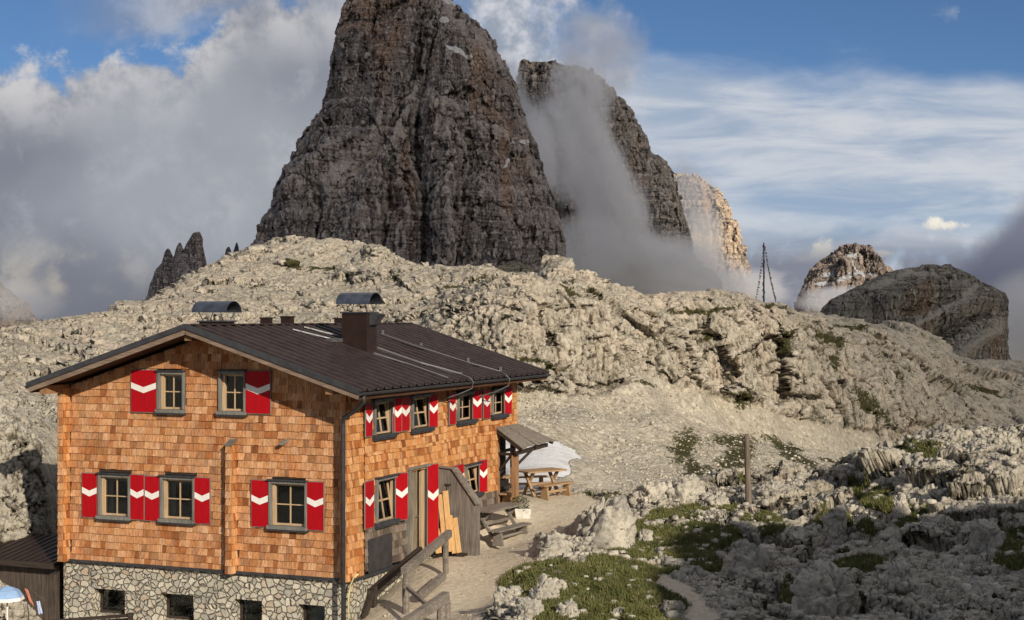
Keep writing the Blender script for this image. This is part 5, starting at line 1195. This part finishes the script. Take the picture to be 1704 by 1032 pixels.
def gpt(px, py, it=8):
    """point of the ground seen at a photo pixel"""
    w = (HY-py)/F; Y = np.linspace(28, 75, 1200); ws = wsurf(np.full(1200, px), Y); i = np.argmax(ws > w)
    return at(px, py, Y[i]) if ws[i] > w else at(px, py, 45)
DIRS = math.atan2(AY.y, AY.x)
g1 = gpt(826, 888); table(g1, DIRS-.12, 2.05, .72, .76, 'grey_wood', 'long grey weathered table on the path right of the lean-to', 'wooden tables beside the hut', 'wooden_table')
g2 = gpt(850, 903); bench(g2, DIRS-.12, 1.9, .34, .45, 'grey_wood', 'long grey weathered bench in front of the grey table', 'wooden benches beside the hut')
g3 = gpt(899, 824); table(g3, .62, 1.5, .8, .80, 'table_wood', 'brown picnic table on the terrace before the snow patch', 'wooden tables beside the hut')
g4 = gpt(925, 829); bench(g4, .85, 1.5, .32, .46, 'table_wood', 'brown bench on the near side of the terrace picnic table', 'wooden benches beside the hut')
g5 = gpt(872, 820); bench(g5+Vector((0,.6,0)), .30, 1.6, .3, .46, 'table_wood', 'brown bench behind the terrace picnic table', 'wooden benches beside the hut')
g6 = L(838, 828, x=-.3); g6 = to_world((-.4, 9.85, gz_local(-.4, 9.85))); g6.z = max(g6.z, -5.55)
table(g6, DIRS, 1.2, .7, .78, 'table_wood', 'small brown table inside the open porch', 'wooden tables beside the hut'); bench(to_world((.25, 9.65, gz_local(.25, 9.65))), DIRS, 1.1, .3, .42, 'table_wood', 'low brown bench at the mouth of the open porch', 'wooden benches beside the hut')
# planter with a leafy plant
pg = gpt(870, 862); pl = empty('stone_planter', pg); tag(pl, 'white stone planter holding a small leafy shrub at the table end', 'planter')
mb = MB(); mb.hexa([(-.2,-.13,-.02),(.2,-.13,-.02),(.2,.13,-.02),(-.2,.13,-.02),(-.25,-.17,.28),(.25,-.17,.28),(.25,.17,.28),(-.25,.17,.28)]); mb.build('trough', simple('white_stone', (.62,.60,.54), .9, 0, .2, 9, .5), pl, bevel=.02)
leaf = simple('leaf_green', (.05,.075,.02), .6, 0, .5, 3)
mb = MB()
for i in range(420):
    t = random.random()*6.28; r = random.random()**.6*.28; z = .28+random.random()*.42; c = Vector((r*math.cos(t)*.9-.05, r*math.sin(t)*.7, z-r*.5)); s = random.uniform(.02, .045)
    d1 = Vector((random.gauss(0,1), random.gauss(0,1), random.gauss(0,1))).normalized()*s; d2 = Vector((random.gauss(0,1), random.gauss(0,1), random.gauss(0,1))).normalized()*s*.6
    mb.poly([c-d1, c+d2, c+d1, c-d2])
mb.build('foliage', leaf, pl)
# pole and small stake
pz = gpt(1246, 849); mb = MB(); hh = (849-722)/F*pz.y
mb.tube([(0,0,-.3), (0,0,0), (-.03,0,hh*.5), (-.05,0,hh*.86), (-.055,0,hh)], .1, 12, rs=[.10,.10,.088,.078,.072]); po = mb.build('wooden_pole', wood('grey_brown_pole', (.11,.085,.065), (.21,.17,.135), 2), smooth=True); po.location = pz
tag(po, 'tall weathered wooden pole standing among the rocks', 'pole')
mb = MB(); sp_ = at(1180, 812, 50.5); mb.tube([(0,0,-.1), (0,0,.55)], .035, 8); o = mb.build('white_stake', M['white']); o.location = sp_; tag(o, 'thin white stake in the rocks left of the pole', 'stake')
mb = MB(); o2 = at(1126, 775, 62)
# mast with strings of pennants on the ridge
mY = 55+(107-55)*.70; mbz = at(1271, 512, mY); mst = empty('flag_mast', mbz); tag(mst, 'tall thin mast with hanging strings of little flags on the ridge', 'mast'); mh = (512-404)/F*mY
mb = MB(); mb.tube([(0,0,-1.2), (0,0,mh)], .05, 8, rs=[.055,.04]); mb.build('pole', M['dark_wood'], mst)
ends = [(-22, 506), (14, 497), (17, 492), (1, 500)]
pc_ = [simple('flag_'+n, c, .8) for n, c in (('blue',(.03,.05,.12)), ('dark_red',(.12,.02,.02)), ('grey',(.10,.10,.10)), ('green',(.03,.07,.03)))]
for k, (dx, yy) in enumerate(ends[:3]):
    e = Vector((dx/F*mY, random.uniform(-2, 1), (512-yy)/F*mY-.15)); t0 = Vector((0, 0, mh-.1)); mb = MB(); P = []
    for i in range(15):
        t = i/14; p = t0.lerp(e, t); p.z -= math.sin(math.pi*t)*.25; P.append(p)
    mb.tube(P, .006, 4); sl = mb.build('flag_string', M['dark_wood'], mst)
    fb = MB()
    for i in range(22):
        t = (i+.6)/22; p = t0.lerp(e, t); p.z -= math.sin(math.pi*t)*.25; fb.cur = random.randrange(4)
        w = random.uniform(.06, .13); a = random.uniform(-.5, .5); hh_ = random.uniform(.07, .15); fb.poly([p, p+Vector((w*math.cos(a), w*math.sin(a), -.02)), p+Vector((w*math.cos(a)*.9, w*math.sin(a), -hh_)), p+Vector((0.01, 0, -hh_*.9))])
    fb.build('pennants', pc_, sl)
fb = MB()
for i in range(26):
    p = Vector((0, 0, mh*(.12+.88*i/26))); fb.cur = random.randrange(4); a = random.uniform(0, 6.28); w = random.uniform(.05, .10)
    fb.poly([p, p+Vector((w*math.cos(a), w*math.sin(a), -.03)), p+Vector((w*math.cos(a), w*math.sin(a), -.15)), p+Vector((0, 0, -.15))])
fb.build('pennants', pc_, mst)
# shed at the lower left
sh = hthing('wooden_shed', 'dark weathered board shed at the left corner of the hut', 'shed', loc=(WL-.15, .35, 0))
def rs_(px, py, y=.35): q = L(px, py, y=y); return q.x-(WL-.15), q.z
xl_, zt_ = rs_(-60, 944); xr_, _ = rs_(99, 944)
_, zl = rs_(0, 935); _, zr = rs_(95, 942)
mb = MB(); x = xl_
while x < xr_:
    w = random.uniform(.12, .2); dy = random.uniform(-.008, .008); mb.box(x, min(x+w-.008, xr_), dy-.03, dy, -3.2, zr+.03); x += w
mb.box(xl_, xr_, .03, 1.7, -3.2, zr-.05); mb.build('wall', wood('brown_weathered_boards', (.05,.038,.03), (.12,.095,.078), 2), sh)
_, zr1 = rs_(40, 906, 3.0)
mb = MB(); x0_, x1_ = xl_-.3, xr_+.08
_, ze = rs_(50, 938, .05)
zb_ = ze+.10+.95
for i in range(30):
    a, b = x0_+(x1_-x0_)*i/30, x0_+(x1_-x0_)*(i+1)/30; h = .02 if i % 2 else 0
    sl2 = lambda xx: max(0.0, (xx-(x1_-1.1))/1.1)
    mb.hexa([(a,-.3,ze+h),(b,-.3,ze+h),(b,1.9-.9*sl2(b),ze+h+.36-.30*sl2(b)),(a,1.9-.9*sl2(a),ze+h+.36-.30*sl2(a)),(a,-.3,ze+.04+h),(b,-.3,ze+.04+h),(b,1.9-.9*sl2(b),ze+.40+h-.30*sl2(b)),(a,1.9-.9*sl2(a),ze+.40+h-.30*sl2(a))])
mb.build('shed_roof', M['brown_sheet'], sh)
mb = MB(); mb.box(x0_, x1_, -.36, -.28, ze-.09, ze+.05); mb.build('fascia', M['dark_wood'], sh)
ww = rs_(68, 951); w2 = rs_(97, 953)
mb = MB(); mb.box(ww[0], w2[0], -.05, -.035, ww[1]-.02, ww[1]+.0); mb.build('hatch_hinge', M['dark_casing'], sh)
# behind it: dark corrugated lower roof against the hut
mb = MB(); sr = hthing('annex', 'low annex with a dark corrugated roof behind the shed', 'annex', loc=(WL-.1, 4.4, 0))
for i in range(10):
    y0_, y1_ = i*.30, i*.30+.29; z0_ = .42+.0*i
    mb.hexa([(-2.6,y0_,-.55),(-.03,y0_,.28+.00),(-.03,y1_,.28),(-2.6,y1_,-.55),(-2.6,y0_,-.50),(-.03,y0_,.36),(-.03,y1_,.33),(-2.6,y1_,-.51)])
mb.build('roof', M['brown_sheet'], sr)
mb = MB(); mb.box(-2.5, -.05, .1, 2.9, -2.5, -.62); mb.build('wall', M['grey_wood_v'], sr)
# parasol in front of the shed and cloths drying by it
def pt(px, py, Y): return at(px, py, Y)
pY = 34.0; pb_ = pt(12, 1085, pY); ps = empty('parasol', pb_); tag(ps, 'light blue parasol with a white rim in front of the shed', 'parasol')
mh_ = (1085-977)/F*pY
mb = MB(); mb.tube([(0,0,0), (0,0,mh_)], .02, 8); mb.build('pole', M['white'], ps)
bl = simple('light_blue_cloth', (.27,.42,.66), .8, 0, .15, 3); mb = MB(); N_ = 8; rr = .62
ring = lambda r, z, s=0: [(r*math.cos(6.283*(k+.5)/N_), r*math.sin(6.283*(k+.5)/N_), z) for k in range(N_)]
A_ = ring(.13, mh_-.01); B_ = ring(.26, mh_-.07); C_ = ring(.36, mh_-.22); D_ = ring(.38, mh_-.29)
for k in range(N_):
    j = (k+1) % N_; mb.cur = 0; mb.poly([(0,0,mh_+.03), A_[k], A_[j]]); mb.poly([A_[k], B_[k], B_[j], A_[j]]); mb.poly([B_[k], C_[k], C_[j], B_[j]]); mb.cur = 1; mb.poly([C_[k], D_[k], D_[j], C_[j]])
cn = mb.build('canopy', [bl, M['white']], ps); s = cn.modifiers.new('s', 'SOLIDIFY'); s.thickness = .006
oc = simple('orange_cloth', (.50,.20,.12), .85, 0, .5, 12, streak=(8, 8, .8))
def cloth(pts, m, label, name, Y):
    org = at(pts[0][0], pts[0][1], Y); n = 10; co = []; (x0, y0), (x1, y1), (x2, y2), (x3, y3) = pts; mb = MB()
    for j in range(n+1):
        v = j/n
        for i in range(n+1):
            u = i/n; px = (x0*(1-u)+x1*u)*(1-v)+(x3*(1-u)+x2*u)*v; py = (y0*(1-u)+y1*u)*(1-v)+(y3*(1-u)+y2*u)*v
            p = at(px, py, Y+.04*math.sin(u*14+v*2)); mb.v.append(tuple(p-org))
    for j in range(n):
        for i in range(n): mb.face([j*(n+1)+i, j*(n+1)+i+1, (j+1)*(n+1)+i+1, (j+1)*(n+1)+i])
    o = mb.build(name, m, smooth=True); o.location = org; s = o.modifiers.new('s', 'SOLIDIFY'); s.thickness = .01; return tag(o, label, 'cloth', 'cloths hung beside the shed')
cloth([(40,979),(46,981),(57,1009),(50,1003)], oc, 'orange striped cloth hanging in front of the shed', 'hanging_cloth', 35.2)
cloth([(60,1001),(66,1000),(71,1021),(64,1023)], simple('blue_white_cloth', (.42,.50,.72), .85, 0, .5, 5, streak=(9, 9, .5)), 'blue and white cloth hanging right of the orange one', 'hanging_cloth', 35.2)
mb = MB(); a = at(50, 1060, 35.3); b = at(44, 975, 35.3); mb.tube([(0,0,0), b-a, at(74,1000,35.3)-a], .012, 6); o = mb.build('clothes_stand', M['dark_casing']); o.location = a; tag(o, 'thin bent dark stand carrying the cloths', 'stand')
# dark board fence below the cellar windows
fo = empty('board_fence', at(110, 1045, 34.0)); tag(fo, 'dark brown board fence under the cellar windows', 'fence'); org = fo.location.copy()
mb = MB(); mb.beam(at(60,1036,34.3)-org, at(216,1024,34.0)-org, .06, .07); mb.build('top_rail', M['dark_wood'], fo)
mb = MB(); mb.hexa([tuple(v-org) for v in (at(60,1080,34.3), at(214,1070,34.0), at(214,1070,34.05), at(60,1080,34.35), at(60,1040,34.3), at(214,1028,34.0), at(214,1028,34.05), at(60,1040,34.35))]); mb.build('board', M['brown_sheet'], fo)
mb = MB(); t = at(217,1020,33.95)-org; mb.box(t.x-.05, t.x+.05, t.y-.05, t.y+.05, t.z-1.2, t.z); mb.build('post', M['dark_wood'], fo)

# ---- boulders: each a block of its own
def boulder(px, py, w, h, label, seed, face=None, name='boulder', rot=0, dep=.8, grp='boulders around the meadow', Y=None):
    """px,py foot centre in the photo; w,h size in photo pixels"""
    g = gpt(px, py) if Y is None else at(px, py, Y); s = g.y/F; u = np.linspace(0, 2*math.pi, 90, endpoint=False); v = np.linspace(-.5, 1, 50)*math.pi/2
    U, V = np.meshgrid(u, v); x = np.cos(V)*np.cos(U); y = np.cos(V)*np.sin(U); z = np.sin(V)
    def sq(t, p=.75): return np.sign(t)*np.abs(t)**p
    x, y, z = sq(x), sq(y), sq(z); sx, sz = w*s/2, h*s
    X = x*sx; Y_ = y*sx*dep; Z = z*sz*.95
    r = np.random.RandomState(seed)
    for ci in range(9):         # chop flat faces
        d = r.normal(size=3); d[2] = abs(d[2])*.8
        if face is not None and ci == 0: d = np.array(face, float)
        d /= np.linalg.norm(d); ext = np.abs(d[0])*sx+np.abs(d[1])*sx*dep+np.abs(d[2])*sz; lim = ext*(.22 if face is not None and ci == 0 else r.uniform(.50, .74))
        dot = X*d[0]+Y_*d[1]+Z*d[2]; ex = np.maximum(dot-lim, 0); X = X-d[0]*ex*.92; Y_ = Y_-d[1]*ex*.92; Z = Z-d[2]*ex*.92
    k = 1.0/max(sx, .2); a = X+seed*3.1; n = min(sx, sz)
    D = n*(.20*blocks(a*k*1.8, Y_*k*1.8, Z*k*1.8, seed % 7)+.09*blocks(a*k*4.5, Y_*k*4.5, Z*k*4.5, seed % 5)+.06*fbm(a*k*5, Y_*k*5, Z*k*5, 4, seed, ridged=True))
    X = X+x*D; Y_ = Y_+y*D; Z = Z+z*D; co = np.stack([X, Y_, Z], -1).reshape(-1, 3); co = np.vstack([co, co[-90:].mean(0)])
    Q = gridq(50, 90, True); t = len(co)-1; Q = np.vstack([Q, [[49*90+j, 49*90+(j+1) % 90, t, t] for j in range(90)]])
    o = npmesh(name, co, Q, M['boulder'], False); o.location = g+Vector((0, 0, -.03)); o.rotation_euler.z = rot
    return tag(o, label, 'boulder', grp)
def boulder_mat():
    m, nt, b = mat('limestone_boulder'); P = pos(nt); n1 = noise(nt, P, .9, 8, .65, .4); n2 = noise(nt, P, 3.6, 9, .7, .4); n3 = noise(nt, P, 12, 6, .7)
    c = mix(nt, n1.ss(.35, .65), (.34,.32,.275), (.56,.52,.43)); c = mix(nt, n2.ss(.52, .70)*.8, c, (.13,.12,.105)); c = mix(nt, n3.ss(.54,.66)*.75, c, (.08,.072,.06)); c = mix(nt, n2.ss(.42,.28)*.5, c, (.64,.61,.53))
    lk(nt, c, b.inputs['Base Color']); b.inputs['Roughness'].default_value = .95; b.inputs['Specular IOR Level'].default_value = .15; bump(nt, b, n2*.6+n3*.3, 1.0, .09); return m
M['boulder'] = boulder_mat()
BL = [(990,906,130,92,'large tilted slab boulder with a sunlit right flank beside the path',3), (905,925,90,40,'dark shaded boulder at the left foot of the large slab',4), (1085,842,66,46,'broad pale boulder left in the row above the meadow',5),
      (1140,838,80,50,'biggest pale boulder in the row above the meadow',6), (1190,846,50,34,'low pale boulder at the right end of the row by the stake',8), (1290,838,62,46,'orange stained boulder right of the wooden pole',9),
      (1335,826,44,36,'small pale boulder right of the orange stained one',10), (1415,800,40,30,'small pointed boulder on the far edge of the rocks',11), (1520,792,44,50,'tall boulder with mossy top on the left edge of the right outcrop',12),
      (1390,878,40,48,'upright boulder with a bright tip in the shaded rocks',13), (1640,912,54,66,'tall sunlit boulder standing in the right foreground',14), (1500,858,34,40,'narrow pointed boulder beside a mossy hollow',15),
      (1620,790,50,34,'round pale boulder below the top of the right outcrop',16), (1675,800,60,60,'massive pale block at the right edge of the outcrop',17), (1245,960,90,60,'smooth shaded boulder above the trail',18), (1380,1010,120,70,'wide dark boulder in the bottom centre of the rocks',19),
      (1500,985,60,54,'upright shaded boulder right of the wide dark one',20), (1660,1010,110,60,'wide block near the bottom right corner',21), (845,1010,50,40,'craggy little boulder at the left edge of the mound',22), (905,1000,56,44,'pale jagged boulder on the mound beside the path',23), (880,1034,60,40,'pale broken boulder low on the mound',24), (930,985,34,24,'small white boulder at the back of the mound',25), (945,1030,44,34,'leaning pale boulder at the bottom edge left of the grass',26), (1075,900,34,20,'low boulder in the far meadow',27), (1120,1020,40,24,'grey boulder in the shaded grass by the trail',28)]
for (px, py, w, h, lab, sd2) in BL: boulder(px, py, w, h, lab, sd2, rot=0 if sd2 in (3, 4) else sd2*.7, face=(-.85, -.33, .36) if sd2 == 3 else (-.88, -.33, .36) if sd2 == 4 else None)

# ---- loose stones and grass
def scatter():
    r = np.random.RandomState(9); V = []; Fq = []; n = 0
    base = np.array([(-1,-1,-.6),(1,-1,-.6),(1,1,-.6),(-1,1,-.6),(-.7,-.7,.7),(.7,-.7,.6),(.6,.8,.7),(-.8,.6,.6)], float); fc = np.array([(3,2,1,0),(4,5,6,7),(0,1,5,4),(1,2,6,5),(2,3,7,6),(3,0,4,7)])
    NR, NC = GPX.shape
    def put(ij, smin, smax, sink=.2):
        nonlocal n
        for (i, j) in ij:
            p = GP[i, j]; s = r.uniform(smin, smax)*(r.rand()**1.5*.8+.4); a = r.rand()*6.28; R = np.array([[math.cos(a), -math.sin(a), 0], [math.sin(a), math.cos(a), 0], [0, 0, 1]])
            v = (base*r.uniform(.6, 1.25, (8, 3))*np.array([1, r.uniform(.6, 1), r.uniform(.45, .9)])*s)@R.T+p+np.array([0, 0, s*sink]); V.append(v); Fq.append(fc+n); n += 8
    def pick(mask, k):
        ii, jj = np.nonzero(mask); q = r.randint(0, len(ii), k); return list(zip(ii[q], jj[q]))
    vis = (GPX > 560) & (GPX < 1720)
    put(pick(vis & (GRASS > .3) & (GPY < 1040) & (GP[..., 1] < 54), 700), .03, .13)
    put(pick(vis & (GP[..., 1] < 56) & (GRASS < .3) & (GROCK > .5) & (GPX < 1300) & (GPX > 830) & (GPY > 840), 2600), .04, .16)
    put(pick(vis & (GP[..., 1] < 54) & (GROCK > .5) & (GPX > 1150), 1100), .03, .16)
    o = npmesh('loose_stones', np.concatenate(V), np.concatenate(Fq), M['boulder'], False); tag(o, kind='stuff'); V.clear(); Fq.clear(); n = 0
    put(pick((GP[..., 1] > 48) & (GP[..., 1] < 95) & (GPX > 840) & (GROCK < .3) & (GPX < 1540) & (GPY < 850) & ~((GPX < 975) & (GPY > 730) & (GP[..., 1] < 70)), 4600), .02, .08)
    put(pick((GP[..., 1] < 48) & (GP[..., 1] > 30) & (GPX > 640) & (GPX < 1010) & (GROCK < .4) & (GRASS < .2), 700), .012, .035)
    m, nt, b = mat('scree_stone'); lk(nt, mix(nt, noise(nt, pos(nt), 3, 5, .6).ss(.35, .65), (.30, .265, .205), (.56, .51, .41)), b.inputs['Base Color']); b.inputs['Roughness'].default_value = .95
    o = npmesh('scree_stones', np.concatenate(V), np.concatenate(Fq), m, False); tag(o, kind='stuff')
scatter()
def grass():
    r = np.random.RandomState(4); ii, jj = np.nonzero((GRASS > .45) & (GPX > 780) & (GPX < 1730) & (GPY < 1050) & (GP[..., 1] < 54)); K = 90000
    q = r.randint(0, len(ii), K); p = GP[ii[q], jj[q]]+np.stack([r.uniform(-.03, .03, K), r.uniform(-.05, .05, K), np.zeros(K)], -1)
    cl = fbm(p[:, 0]*1.4, p[:, 1]*1.4, p[:, 2]*0, 3, 61); keep = cl > -.25; p = p[keep]; cl = cl[keep]; K = len(p)
    a = r.rand(K)*6.28; h = r.uniform(.04, .11, K)*(1+np.clip(cl, 0, 1)); w = r.uniform(.008, .018, K); d = np.stack([np.cos(a), np.sin(a), np.zeros(K)], -1)
    ln = r.normal(size=(K, 3))*.035; ln[:, 2] = 0; up = np.stack([np.zeros(K)]*2+[h], -1)
    co = np.stack([p-d*w[:, None], p+d*w[:, None], p+d*w[:, None]*.4+up+ln, p-d*w[:, None]*.4+up+ln], 1).reshape(-1, 3); Q = np.arange(4*K).reshape(-1, 4)
    m, nt, b = mat('grass_blades'); P = pos(nt); n = noise(nt, P, .8, 5, .6); n2 = noise(nt, P, 6, 3, .6)
    c = mix(nt, n.ss(.35, .65), (.075,.088,.02), (.14,.145,.04)); c = mix(nt, n2.ss(.5,.7)*.8, c, (.16,.125,.055)); lk(nt, c, b.inputs['Base Color']); b.inputs['Roughness'].default_value = .8
    tag(npmesh('grass', co, Q, m, False), kind='stuff')
grass()
